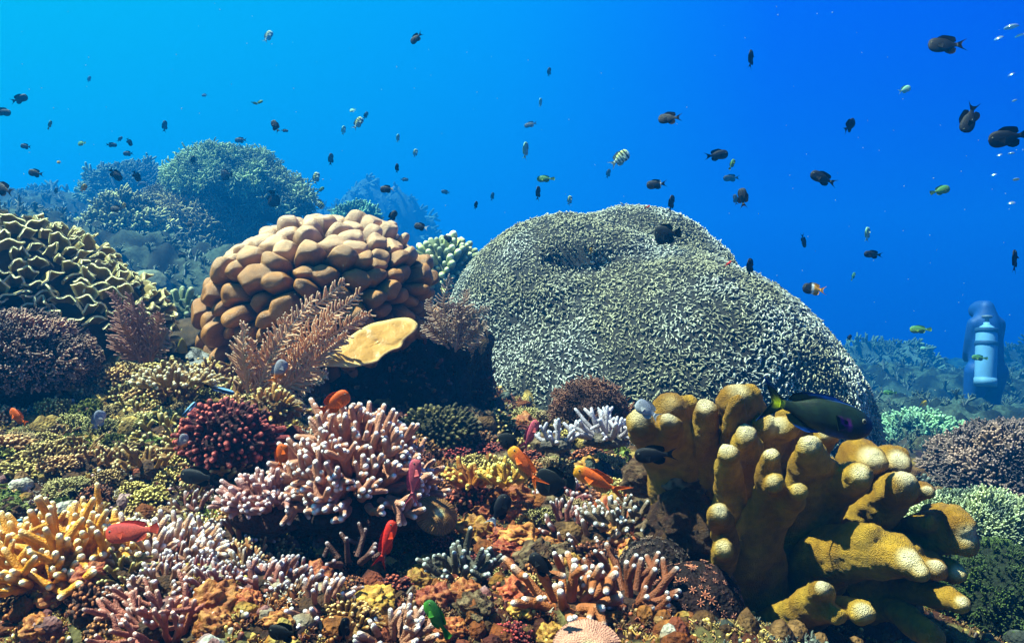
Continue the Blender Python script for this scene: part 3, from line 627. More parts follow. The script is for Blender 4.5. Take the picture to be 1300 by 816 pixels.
# -- the yellow finger coral: each arm one remeshed surface
def remeshed(name, chains, parent, voxel, c0, c1, m='finger', noise=.0024, nf=60, tiptop=.5, seed=0, tips=(), flat_=(1, 1, 1)):
    mb = MB()
    for ch in chains:
        P_ = np.array([at(px, py, d) for px, py, d, r_ in ch]); Rr = np.array([r_*d/1000 for px, py, d, r_ in ch])
        t_ = np.linspace(0, len(P_)-1, 8*(len(P_)-1)+1); Q = np.stack([np.interp(t_, np.arange(len(P_)), P_[:, k]) for k in range(3)], -1); q = np.interp(t_, np.arange(len(P_)), Rr)
        for _ in range(5): Q[1:-1] = (Q[:-2]+Q[2:]+2*Q[1:-1])/4; q[1:-1] = (q[:-2]+q[2:]+2*q[1:-1])/4
        D, F = ico(2)
        for p, r_ in zip(Q, q): mb.add(D*r_*np.array(flat_)+p, F, [1, 1, 1])
    V, Fs, _ = mb.arrays(); F = np.concatenate(Fs)
    me = bpy.data.meshes.new('tmp'); me.from_pydata(V.tolist(), [], F.tolist()); o = bpy.data.objects.new('tmp', me); col.objects.link(o)
    md = o.modifiers.new('r', 'REMESH'); md.mode = 'VOXEL'; md.voxel_size = voxel
    ms = o.modifiers.new('s', 'SMOOTH'); ms.factor = .6; ms.iterations = 5
    ev = o.evaluated_get(bpy.context.evaluated_depsgraph_get()); m2 = ev.to_mesh()
    n = len(m2.vertices); V = np.zeros(n*3); m2.vertices.foreach_get('co', V); V = V.reshape(-1, 3)
    Nn = np.zeros(n*3); m2.vertices.foreach_get('normal', Nn); Nn = Nn.reshape(-1, 3)
    qs = [np.array([list(p.vertices) for p in m2.polygons if len(p.vertices) == k], int).reshape(-1, k) for k in (3, 4)]
    ev.to_mesh_clear(); bpy.data.objects.remove(o); bpy.data.meshes.remove(me)
    V = V+Nn*(noise*2.4*fbm(V, nf*.6, seed, 3)+noise*.35*pn(V, nf*6, seed+3))[:, None]
    tp = np.zeros(n)
    for (px, py, d, r_) in tips: tp = np.maximum(tp, smooth(r_*d/1000*1.5, r_*d/1000*.3, np.linalg.norm(V-at(px, py-r_*.5, d-.02-r_*.0004), axis=1)))  # white lobe tips, with highlights from above painted into the colour
    w = tp[:, None]; mix = smooth(-.5, .5, fbm(V, 25, 9, 2))[:, None]
    base = np.asarray(c0)*(1-mix)+np.asarray(c1)*mix
    mb = MB(); mb.add(V, [f for f in qs if len(f)], base*(1-w*.72)+np.array([1., .90, .64])*w*.72)
    return mb.build(name, M[m], parent, parent.location)
def finger_coral():
    t = colony('finger_coral', 'large golden yellow finger coral with thick blunt white-tipped lobes at the lower right', 'coral', gpt(1010, 800))
    c0, c1 = [.39, .21, .016], [.60, .385, .055]
    arms = [
     [[(935,650,1.12,24),(938,600,1.10,21),(938,545,1.10,20),(936,508,1.10,21)], [(948,650,1.1,22),(950,560,1.11,19),(950,508,1.11,18)], [(925,600,1.06,14),(928,550,1.05,11),(937,512,1.05,10)]],
     [[(900,690,1.10,26),(890,620,1.10,20),(893,565,1.10,16),(896,520,1.10,15)]],
     [[(880,690,1.10,34),(860,610,1.10,34),(858,560,1.11,27),(850,521,1.12,20)], [(860,600,1.08,30),(835,560,1.08,20),(815,538,1.08,17)], [(865,590,1.12,26),(876,530,1.13,16),(872,516,1.13,13)], [(850,580,1.05,22),(850,548,1.05,13),(850,535,1.05,11)]],
     [[(930,700,1.05,30),(945,640,1.05,20),(948,570,1.05,16),(948,553,1.05,14)]],
     [[(935,700,1.02,28),(928,650,1.01,21),(925,600,1.01,14),(923,575,1.0,12)]],
     [[(990,680,1.12,28),(975,600,1.11,22),(972,560,1.10,18),(970,542,1.1,15)], [(985,640,1.12,24),(990,575,1.11,18),(985,548,1.10,16),(998,545,1.1,14)]],
     [[(960,760,1.0,38),(958,690,.99,30),(972,640,.98,18),(978,600,.97,12),(979,578,.97,10)], [(972,650,.98,16),(982,620,.955,12),(983,613,.95,11)], [(965,680,.98,22),(1000,640,.965,12),(1015,623,.95,12)]],
     [[(1010,720,1.06,40),(1020,640,1.05,28),(1028,590,1.04,18),(1029,570,1.03,16)], [(1015,680,1.06,30),(1050,630,1.05,26),(1080,608,1.04,18),(1092,606,1.03,15)], [(1015,640,1.06,26),(1055,600,1.05,14),(1045,590,1.05,12)]],
     [[(1000,640,1.2,24),(1005,560,1.19,18),(1003,528,1.19,14)], [(1020,640,1.18,24),(1030,575,1.18,18),(1045,553,1.17,14),(1052,552,1.17,12)]],
     [[(1055,670,1.14,26),(1080,600,1.13,20),(1092,578,1.12,20),(1108,588,1.11,16)]],
     [[(1080,660,1.17,24),(1110,610,1.17,20),(1128,586,1.16,19),(1142,590,1.16,14)]],
     [[(1080,700,1.09,34),(1105,655,1.08,24),(1135,625,1.07,20),(1146,618,1.06,18)], [(1140,635,1.07,14),(1170,622,1.07,9),(1178,624,1.07,8)]],
     [[(1090,720,1.1,34),(1140,690,1.1,26),(1190,672,1.09,26),(1215,680,1.08,20),(1225,690,1.08,14)], [(1180,660,1.1,16),(1200,652,1.09,13),(1222,668,1.08,14)], [(1120,680,1.12,14),(1150,668,1.11,11),(1180,664,1.1,10)]],
     [[(1010,760,1.06,34),(1050,705,1.02,36),(1100,700,1.0,32),(1140,708,.985,20),(1155,716,.98,16)], [(1040,720,1.02,30),(1075,690,1.02,22),(1110,682,1.02,16)], [(1145,715,.98,14),(1162,722,.97,11),(1168,728,.97,9)]],
     [[(1100,730,1.05,22),(1150,705,1.06,14),(1160,702,1.06,12)], [(1120,740,1.05,20),(1175,716,1.05,14),(1188,722,1.04,13)]],
     [[(1130,740,1.1,22),(1190,715,1.09,13),(1215,730,1.08,11)]],
     [[(940,816,1.0,26),(985,800,.97,24),(1020,775,.95,22),(1040,757,.94,14),(1045,748,.93,12)], [(1020,785,.96,20),(1060,770,.94,13),(1090,772,.93,13),(1096,780,.93,13)], [(960,800,.97,20),(1040,775,.93,12),(1062,782,.93,11)]],
     [[(1060,760,1.05,26),(1130,745,1.04,16),(1190,755,1.02,12),(1222,768,1.0,11)]],
     [[(1070,770,1.05,26),(1130,770,1.03,15),(1165,795,1.01,13),(1190,812,1.0,11)]],
     [[(900,760,1.03,30),(925,700,1.0,16),(916,670,.98,13),(913,652,.98,13)], [(922,720,1.0,14),(918,702,.965,13),(918,698,.96,12)]],
    ]
    tips = [(936,505,1.10,13),(896,520,1.1,12),(850,521,1.12,12),(812,536,1.08,13),(850,532,1.05,12),(948,552,1.05,13),(923,572,1.0,14),(985,545,1.1,14),(979,576,.97,12),(981,612,.94,14),(1015,622,.94,14),
            (1029,565,1.03,14),(1094,604,1.02,14),(1108,586,1.11,16),(1142,588,1.16,14),(1150,612,1.06,14),(1178,622,1.07,9),(1228,684,1.08,13),(1155,714,.98,15),(1168,726,.97,9),(1188,720,1.04,11),(1215,728,1.08,10),
            (1045,746,.93,12),(1098,778,.925,14),(1060,782,.92,10),(918,698,.95,15),(1222,766,1.0,8),(914,652,.98,10),(1050,552,1.17,10)]
    for k, ch in enumerate(arms):
        ch = [[(px, py, d+.12*(1-i/(len(c_)-1))**1.3-.02, r_*(1.0 if i < len(c_)-2 else 1.16 if i == len(c_)-2 else 1.0)) for i, (px, py, d, r_) in enumerate(c_)] for c_ in ch]
        remeshed('finger_lobe', ch, t, .0032, c0, c1, seed=k*7, tips=tips, flat_=(1.2, .78, 1.15))
    mb = MB(); lump(mb, at(1010, 800, 1.16), (.155, .07, .11), .22, 2, [.10, .04, .01], [.16, .08, .02], 6, 3); mb.build('base', M['finger'], t, t.location)  # base painted darker than the lobes, as the shade between them
finger_coral()
def nubrock(label, c, rad, c0, c1, seed, cat='coral', name='encrusted_lump'):
    t = colony(name, label, cat, np.asarray(c)-np.array([0, 0, rad[2]*.6])); mb = MB(); V = lump(mb, c, rad, .3, 2.4, c0, c1, 6, seed)
    mb.build('colony_body', M['finger'], t, t.location); return t
nubrock('brown fuzzy coral lump under the small black fish', at(818, 605, 1.2), (.035, .035, .03), [.14, .07, .03], [.28, .18, .1], 5)
nubrock('brown coral lump with a bleached top at the left foot of the finger coral', at(868, 612, 1.15), (.04, .04, .032), [.13, .06, .02], [.4, .3, .2], 6)
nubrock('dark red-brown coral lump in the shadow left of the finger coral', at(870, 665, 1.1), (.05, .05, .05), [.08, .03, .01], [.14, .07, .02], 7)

# ------------------------------------------------------------------ reef rubble and growth between the corals (nobody could count it)
def region_col(px, py, q):
    """growth colours along the slope: shade painted into the foot, highlight into the end"""
    pal = dict(olive=([.16, .10, .02], [.86, .64, .22]), gold=([.28, .13, .015], [.72, .55, .18]), maroon=([.10, .025, .012], [.45, .14, .06]), orange=([.20, .065, .012], [.50, .22, .05]),
               pink=([.20, .08, .07], [.66, .45, .42]), grey=([.05, .055, .045], [.25, .28, .22]), white=([.30, .22, .14], [.82, .78, .66]), brown=([.10, .05, .015], [.42, .25, .10]))
    if px < 340 and py < 560: w = dict(olive=5, gold=3, white=2, brown=1.5)
    elif px < 340 and py < 650: w = dict(olive=4, gold=4, maroon=.4, pink=1, white=1.5, brown=1)
    elif px < 420: w = dict(pink=3, gold=3, maroon=1, orange=2, white=2, brown=1)
    elif px < 620: w = dict(maroon=3, orange=3, brown=3, pink=1, olive=.6)
    elif px < 900 and py < 640: w = dict(brown=3, grey=2.4, olive=2, orange=1.2, maroon=1.5, white=.3)
    elif px < 900: w = dict(orange=4, gold=1.6, brown=2.4, maroon=2, olive=1, white=.5)
    else: w = dict(grey=2, olive=1, brown=2)
    k = list(w); c = np.cumsum([w[i] for i in k]); return pal[k[int(np.searchsorted(c/c[-1], q))]]
def growth(n, kinds, smin, smax, name, seed, deep=4.2):
    r = np.random.default_rng(seed); mb = MB()
    y = np.exp(r.uniform(math.log(.66), math.log(deep), n)); u = r.uniform(-.74, .74, n); x = u*y; z = ground(x, y)
    e_ = .006; nn = nrm(np.stack([-(ground(x+e_, y)-z)/e_, -(ground(x, y+e_)-z)/e_, np.ones(n)], -1))
    hol = np.exp(-((x+.25)/.085)**2-((y-1.02)/.06)**2) < .45
    x, y, z, nn = x[hol], y[hol], z[hol], nn[hol]; n = len(x)
    P_ = np.stack([x, y, z-.001], -1); px = 650+x/y*1000; py = 408-z/y*1000
    patch = (pn(P_, 9, 3)*.5+.5)*.75+r.random(n)*.25
    c = [region_col(a, b, min(.999, max(0, (q-.15)*1.4))) for a, b, q in zip(px, py, patch)]
    c0 = np.array([i[0] for i in c]); c1 = np.array([i[1] for i in c]); which = r.integers(0, len(kinds), n)
    which = np.where(pn(P_, 12, 8) > 0, which, (which+1) % len(kinds))
    size = r.uniform(smin, smax, n)*np.clip(y/1.3, .8, 2.2)
    for w, kd in enumerate(kinds):
        i = np.where(which == w)[0]; scatter(mb, kd, P_[i], nn[i], size[i], c0[i], c1[i], .5)
    o = mb.build(name, M['polyp']); setp(o, 'dense crust of small coral nubs, twigs and weed covering the reef slope', 'reef growth', kind='stuff')
growth(52000, ['nub', 'twig', 'flake', 'twig', 'twig'], .0038, .0125, 'reef_rubble', 5, 3.0)
def far_growth(n, seed):
    r = np.random.default_rng(seed); mb = MB(); y = np.exp(r.uniform(math.log(3.6), math.log(20), n)); x = r.uniform(-.85, .85, n)*y; z = ground(x, y); P_ = np.stack([x, y, z], -1)
    ok = pn(P_, .9, 4)+.6*pn(P_, 2.3, 5) > -.15; P_ = P_[ok]; q = (pn(P_, .5, 6)*.5+.5)[:, None]; size = r.uniform(.05, .14, len(P_))*np.clip(P_[:, 1]/8, .4, 1.6)*.75
    scatter(mb, 'twig', P_, np.tile([0, 0, 1.], (len(P_), 1)), size, np.array([.06, .07, .05])+0*q, np.array([.22, .26, .14])*(.5+q), .6)
    setp(mb.build('reef_growth', M['polyp']), 'hazy coral growth covering the seabed in the distance', 'reef growth', kind='stuff')
far_growth(10000, 15)
def stones(n, name, seed):
    r = np.random.default_rng(seed); mb = MB(); D, F = ico(2)
    for i in range(n):
        y = math.exp(r.uniform(math.log(.7), math.log(3.2))); x = r.uniform(-.75, .75)*y; z = float(ground(x, y)); s = r.uniform(.006, .02)*max(y/1.2, .8)
        c0, c1 = region_col(650+x/y*1000, 408-z/y*1000, r.random()); c1 = np.array(c1)*.6
        V = D*(1+.35*pn(D+i, 1.3, i)[:, None]+.15*pn(D+i, 3.3, i)[:, None])*s*r.uniform(.6, 1.2, 3)+[x, y, z+s*.2]
        k = smooth(-.3, .6, pn(V, 60, 4))[:, None]; mb.add(V, F, np.array(c0)*(1-k)+c1*k)
    setp(mb.build(name, M['rock']), 'small encrusted stones strewn over the reef slope', 'rubble', kind='stuff')
stones(1700, 'rubble', 6)

# ------------------------------------------------------------------ countable small colonies, copied from a few prototypes
LANDMARKS = [('the red fish', 168, 673), ('the dark red cauliflower coral', 290, 560), ('the blue cleaner fish pair', 258, 508), ('the orange fish at the left edge', 24, 530), ('the pale grey fish over the left slope', 124, 533),
             ('the foot of the feather plumes', 335, 505), ('the large pink branching coral', 440, 590), ('the yellow coral at lower left', 70, 730), ('the pink coral on the bottom edge', 225, 800),
             ('the dark hollow under the pink coral', 400, 715), ('the ridged mushroom coral', 553, 655), ('the blue-grey finger coral', 585, 730), ('the diagonal orange fish', 666, 592), ('the second orange fish', 763, 611),
             ('the brown fuzzy bush', 748, 515), ('the white-tipped staghorn branches', 722, 745), ('the brown staghorn branches', 800, 742), ('the dark fish with the white spot', 633, 645), ('the green fish on the bottom edge', 556, 785),
             ('the foot of the finger coral', 868, 612), ('the purplish bush coral at the left edge', 60, 470), ('the star polyp rock', 880, 775), ('the fine green coral at the right', 1235, 668),
             ('the dark table coral at the right', 1260, 600), ('the black fish over the left slope', 254, 604), ('the shaded pedestal rock', 560, 510), ('the brown dome coral', 248, 438)]
def proto(kind):
    t = empty(kind, (0, 0, 0), kind, 'coral'); Z = np.zeros(3); mb = MB(); b = MB()
    if kind == 'sprig_coral': branchy(mb, Z, 20, .036, .0036, [.26, .14, .03], [.78, .66, .34], 2, 0, .7, 101, 7, .3, .35)
    elif kind == 'white_tip_coral': branchy(mb, Z, 17, .036, .0040, [.34, .15, .10], [.84, .78, .76], 2, 0, .8, 102, 7, .3, .4)
    elif kind == 'nubby_coral': D = sph(170, -.1, .6, 103); scatter(mb, 'nub', D*[.03, .03, .022]*(1+.55*fbm(D, 1.6, 7, 3))[:, None], D, rng.uniform(.005, .008, 170), [.26, .16, .03], [.92, .70, .30], .4)
    elif kind == 'twiggy_coral': D = sph(170, -.1, .6, 104); scatter(mb, 'twig', D*[.028, .028, .018]*(1+.55*fbm(D, 1.6, 7, 3))[:, None], D, rng.uniform(.008, .013, 170), [.18, .13, .03], [.85, .72, .36], .5)
    elif kind == 'leaf_weed': D = sph(110, 0, .6, 105); scatter(mb, 'flake', D*[.022, .022, .012]*(1+.55*fbm(D, 1.6, 7, 3))[:, None], D, rng.uniform(.008, .014, 110), [.06, .07, .012], [.26, .28, .06], .5)
    elif kind == 'orange_sponge': lump(mb, Z+[0, 0, .008], [.032, .028, .02], .55, 2.6, [.32, .12, .02], [.52, .28, .08], 5, 106)
    elif kind == 'maroon_coral': D = sph(150, -.1, .6, 107); scatter(mb, 'nub', D*[.03, .03, .022]*(1+.55*fbm(D, 1.6, 7, 3))[:, None], D, rng.uniform(.005, .010, 150), [.10, .025, .01], [.55, .20, .09], .5)
    elif kind == 'encrusted_stone': lump(mb, Z+[0, 0, .006], [.034, .026, .022], .6, 2.2, [.09, .045, .02], [.22, .16, .09], 5, 108)
    mb.build('growth' if kind != 'orange_sponge' and kind != 'encrusted_stone' else 'crust', M['copyc' if 'stone' not in kind else 'rock'], t)
    if kind not in ('orange_sponge', 'encrusted_stone'): lump(b, Z-[0, 0, .004], [.029, .029, .02], .3, 2, [.06, .03, .015], [.12, .06, .02], 4, 109); b.build('base', M['rock'], t)
    return t
WORDS = dict(sprig_coral=('coral', 'small cream-tipped sprig coral', 'cream-tipped sprig corals on the reef slope'), white_tip_coral=('coral', 'small white-tipped branching coral', 'white-tipped branching corals on the reef slope'),
             nubby_coral=('coral', 'small olive-yellow nubby coral clump', 'nubby coral clumps on the reef slope'), twiggy_coral=('coral', 'small tan twiggy coral clump', 'twiggy coral clumps on the reef slope'),
             leaf_weed=('seaweed', 'dark green weed tuft', 'leafy weed tufts on the reef slope'), orange_sponge=('sponge', 'lumpy orange sponge crust', 'orange sponges on the reef slope'),
             maroon_coral=('coral', 'small dark maroon nubby coral', 'maroon corals on the reef slope'), encrusted_stone=('rock', 'rough brown encrusted stone', 'encrusted stones on the reef slope'))
REG = [  # photo box, how many, spacing, mix
 ((0, 470, 330, 570), 60, .036, dict(sprig_coral=3, nubby_coral=4, twiggy_coral=3, leaf_weed=1)),
 ((0, 560, 330, 665), 44, .038, dict(nubby_coral=4, sprig_coral=3, leaf_weed=2, twiggy_coral=2, maroon_coral=.5)),
 ((150, 610, 370, 760), 34, .034, dict(white_tip_coral=5, maroon_coral=1, sprig_coral=2)),
 ((0, 740, 400, 816), 16, .036, dict(orange_sponge=2, maroon_coral=2, white_tip_coral=1, leaf_weed=1)),
 ((400, 700, 700, 816), 26, .036, dict(orange_sponge=3, maroon_coral=2, encrusted_stone=2, nubby_coral=1, leaf_weed=.6)),
 ((570, 540, 800, 640), 40, .036, dict(encrusted_stone=3, nubby_coral=2, maroon_coral=2, twiggy_coral=2, leaf_weed=2, orange_sponge=1)),
 ((600, 630, 860, 760), 40, .034, dict(orange_sponge=4, encrusted_stone=2, maroon_coral=1, white_tip_coral=1, twiggy_coral=1)),
 ((470, 560, 620, 700), 10, .04, dict(maroon_coral=2, encrusted_stone=1)),
 ((1130, 600, 1300, 816), 20, .06, dict(leaf_weed=4, twiggy_coral=2, encrusted_stone=1)),
]
protos = {k: proto(k) for k in WORDS}; placed = []; used_first = set(); inst = []
for box, cnt, sp, mix in REG:
    ks = list(mix); pr = np.array([mix[k] for k in ks]); pr = pr/pr.sum(); got = tries = 0
    while got < cnt and tries < cnt*12:
        tries += 1; px, py = rng.uniform(box[0], box[2]), rng.uniform(box[1], box[3]); p = gpt(px, py)
        if any(np.linalg.norm(p-q) < sp for q in placed) or math.exp(-((p[0]+.25)/.09)**2-((p[1]-1.02)/.06)**2) > .4: continue
        placed.append(p); got += 1; k = ks[rng.choice(len(ks), p=pr)]; inst.append((px, py, p, k))
lab = {}
for n_, (px, py, p, k) in enumerate(inst):
    d = [math.hypot(px-a, (py-b)*1.2) for _, a, b in LANDMARKS]; i = int(np.argmin(d)); lab.setdefault((k, i), []).append((d[i], n_))
ORD = ['nearest', 'second nearest', 'third nearest', 'fourth nearest', 'fifth nearest', 'sixth nearest', 'seventh nearest', 'eighth nearest', 'ninth nearest', 'tenth nearest', 'eleventh nearest', 'twelfth nearest']
labels = {}
for (k, i), l_ in lab.items():
    for r_, (_, n_) in enumerate(sorted(l_)): labels[n_] = f"{WORDS[k][1]}, {ORD[min(r_, 11)]} {LANDMARKS[i][0]}"
for n_, (px, py, p, k) in enumerate(inst):
    o = protos[k] if k not in used_first else copy_tree(protos[k]); used_first.add(k)
    o.location = [float(c) for c in p]; s_ = rng.uniform(.6, 1.1)*min(1.5, max(.75, p[1]/1.25)); o.scale = (s_*rng.uniform(.85, 1.2), s_*rng.uniform(.85, 1.2), s_*rng.uniform(.8, 1.3))
    o.rotation_euler = (rng.uniform(-.3, .3), rng.uniform(-.3, .3), rng.uniform(0, 6.28))
    setp(o, labels[n_], WORDS[k][0], WORDS[k][2])

# ------------------------------------------------------------------ fish
def lens(t, h, nose=.45, ped=.14): return h/2*np.clip(np.sin(np.pi*np.clip(t, 0, 1)**nose*.93+0)**.8, 0, 1)*(1-smooth(.6, 1, t))+h/2*ped*2*smooth(.55, 1, t)*.9
def fish(kind, h, w, colf, tail='fork', dors=.12, nose=.55, eye=True, finc=None, tl=.24):
    t = empty(kind, (0, 0, 0), kind, 'fish'); mb = MB(); n, sd_ = 22, 14
    tt = np.linspace(0, 1, n)**1.15; xx = .5-tt*(1-tl); hh = np.maximum(lens(tt, h, nose), .004); ww = np.maximum(lens(tt, w, nose, .08), .003)
    hh[0] = .006; ww[0] = .005
    zz = -.02*h*np.sin(tt*math.pi); a = np.linspace(0, 2*math.pi, sd_, endpoint=False)
    G = np.stack([np.repeat(xx[:, None], sd_, 1), np.sin(a)[None]*ww[:, None], np.cos(a)[None]*hh[:, None]+zz[:, None]], -1)
    i, j = np.meshgrid(np.arange(n-1), np.arange(sd_), indexing='ij'); j2 = (j+1) % sd_
    F = np.stack([i*sd_+j, i*sd_+j2, (i+1)*sd_+j2, (i+1)*sd_+j], -1).reshape(-1, 4)
    V = G.reshape(-1, 3); mb.add(V, [F, np.arange(sd_)[None], (np.arange(sd_)[::-1]+(n-1)*sd_)[None]], colf(V[:, 0], V[:, 2]/(h/2)))
    body = mb.build('body', M['fish'], t)
    fc = finc or (lambda x, z: colf(x, z)*.9)
    def fin(name, base, outer, nv=5):
        base = np.array(base, float); outer = np.array(outer, float); v = np.linspace(0, 1, nv)[None, :, None]
        q = np.linspace(0, len(base)-1, 13); I = lambda A: np.stack([np.interp(q, np.arange(len(A)), A[:, k]) for k in range(A.shape[1])], -1)
        G = I(base)[:, None]*(1-v)+I(outer)[:, None]*v; k = (1+.18*np.cos(np.arange(13)*math.pi))[:, None, None]
        m_ = MB(); Cg = fc(G[..., 0], G[..., 2]/(h/2))*k; slab(m_, G, .006, Cg); return m_.build(name, M['fin'], t)
    x0 = .5-(1-tl); pz = hh[-1]
    if tail == 'fork': fin('tail_fin', [(x0+.03, 0, pz), (x0+.03, 0, pz*.3), (x0+.03, 0, 0), (x0+.03, 0, -pz*.3), (x0+.03, 0, -pz)], [(-.5, 0, h*.42), (x0-.12, 0, h*.20), (x0-.09, 0, 0), (x0-.12, 0, -h*.20), (-.5, 0, -h*.42)])
    elif tail == 'lyre': fin('tail_fin', [(x0+.03, 0, pz), (x0+.03, 0, 0), (x0+.03, 0, -pz)], [(-.52, 0, h*.62), (x0-.07, 0, 0), (-.52, 0, -h*.62)])
    else: fin('tail_fin', [(x0+.03, 0, pz), (x0+.03, 0, 0), (x0+.03, 0, -pz)], [(-.46, 0, h*.30), (-.5, 0, 0), (-.46, 0, -h*.30)])
    f_ = lambda t_: (.5-t_*(1-tl), float(np.interp(t_, tt, hh)))
    def edge(ts, es, sg):
        b_, o_ = [], []
        for t_, e_ in zip(ts, es):
            x, z = f_(t_); zc = -.02*h*math.sin(t_*math.pi); b_.append((x, 0, sg*z*.9+zc)); o_.append((x-.05-e_*.3, 0, sg*(z+e_)+zc))
        return b_, o_
    fin('dorsal_fin', *edge([.28, .4, .55, .7, .8, .86], [.25*dors, .8*dors, .9*dors, 1.1*dors, 1.3*dors, .3*dors], 1))
    fin('anal_fin', *edge([.52, .62, .72, .8, .86], [.3*dors, .9*dors, 1.2*dors, 1.2*dors, .3*dors], -1))
    for sg in (-1, 1):
        x, z = f_(.3); y = sg*float(np.interp(.3, tt, ww))
        fin('pectoral_fin', [(x, y*.9, -.02*h), (x, y*.9, -.18*h)], [(x-.15, y+sg*.05, .02*h), (x-.11, y+sg*.06, -.36*h)])
        if eye:
            x, z = f_(.13); y = sg*float(np.interp(.13, tt, ww)); m_ = MB(); D, F_ = ico(2); e_ = min(.022, h*.07)
            m_.add(D*[e_, e_*.5, e_]+[x, y*.93, z*.25], F_, np.where((np.hypot(D[:, 0], D[:, 2]) < .62)[:, None], [.005, .005, .005], [.35, .33, .25])); m_.build('eye', M['fish'], t)
    t['_h'] = h; return t
def flat(c, c2=None): 
    c = np.array(c, float); c2 = c*.8 if c2 is None else np.array(c2, float)
    def f(x, z):
        k = smooth(-.8, .8, z)[..., None]; return c*(1-k)+c2*k
    return f
def bars(x, z):
    x = np.asarray(x, float); k = np.zeros_like(x)
    for b in (.33, .20, .07, -.06, -.18): k = np.maximum(k, smooth(.034, .022, np.abs(x-b)))
    top = smooth(0, .8, z)[..., None]; c = np.array([.62, .74, .62])*(1-top)+np.array([.66, .72, .22])*top
    return c*(1-k[..., None])+np.array([.01, .012, .02])*k[..., None]
def whitetail(x, z):
    k = smooth(-.22, -.27, x)[..., None]*np.ones(np.shape(z)+(1,)); return np.array([.012, .012, .018])*(1-k)+np.array([.8, .82, .8])*k
def wband(x, z):
    k = (smooth(-.22, -.19, x)*smooth(-.13, -.16, x))[..., None]*np.ones(np.shape(z)+(1,)); return np.array([.015, .015, .022])*(1-k)+np.array([.75, .78, .75])*k
def twotone(x, z):
    a = smooth(.16, .10, x)[..., None]*np.ones(np.shape(z)+(1,)); b = smooth(.06, .0, x)[..., None]*np.ones(np.shape(z)+(1,))
    return (np.array([.012, .012, .02])*(1-a)+np.array([.8, .8, .75])*a)*(1-b)+np.array([.85, .42, .03])*b
def greyorange(x, z):
    k = smooth(.0, -.2, x+.12*z)[..., None]; return np.array([.34, .32, .34])*(1-k)+np.array([.85, .30, .02])*k
def anth(x, z):
    k = smooth(.30, .45, x)[..., None]*np.ones(np.shape(z)+(1,)); l_ = smooth(-.3, -.9, z)[..., None]; c = np.array([.85, .20, .03])*(1-l_)+np.array([.85, .42, .12])*l_
    return c*(1-k)+np.array([.85, .42, .03])*k
def pinka(x, z): k = smooth(-.2, .9, z)[..., None]; return np.array([.75, .20, .20])*(1-k)+np.array([.50, .10, .16])*k
def redf(x, z): k = smooth(-.4, .8, z)[..., None]; return np.array([.66, .14, .08])*(1-k)+np.array([.50, .06, .05])*k
def cleaner(x, z):
    x = np.asarray(x, float); w = .55-.4*x; k = smooth(w, w*.7, np.abs(z-.05))[..., None]; return np.array([.35, .62, .85])*(1-k)+np.array([.004, .004, .01])*k
def bigw(x, z):
    x = np.asarray(x, float); z = np.asarray(z, float)+0*x; c = np.array([.014, .035, .018])+np.zeros(z.shape+(3,))
    st = (smooth(.5, .9, np.sin(z*14+np.sin(x*40)*1.0))*.5)[..., None]; c = c*(1-st)+np.array([.03, .07, .03])*st
    e_ = smooth(.86, .98, np.abs(z))[..., None]; c = c*(1-e_)+np.array([.02, .10, .35])*e_
    r_ = np.hypot((x-.22)*6.5, (z+.12)*1.5); k = (smooth(.42, .36, r_)*smooth(.18, .24, r_))[..., None]; c = c*(1-k)+np.array([.25, .03, .30])*k
    hd = smooth(.36, .46, x)[..., None]*.7; c = c*(1-hd)+np.array([.012, .035, .12])*hd
    y_ = smooth(.6, .2, np.hypot((x+.36)*9, z*1.7))[..., None]; c = c*(1-y_)+np.array([.72, .80, .02])*y_
    return c
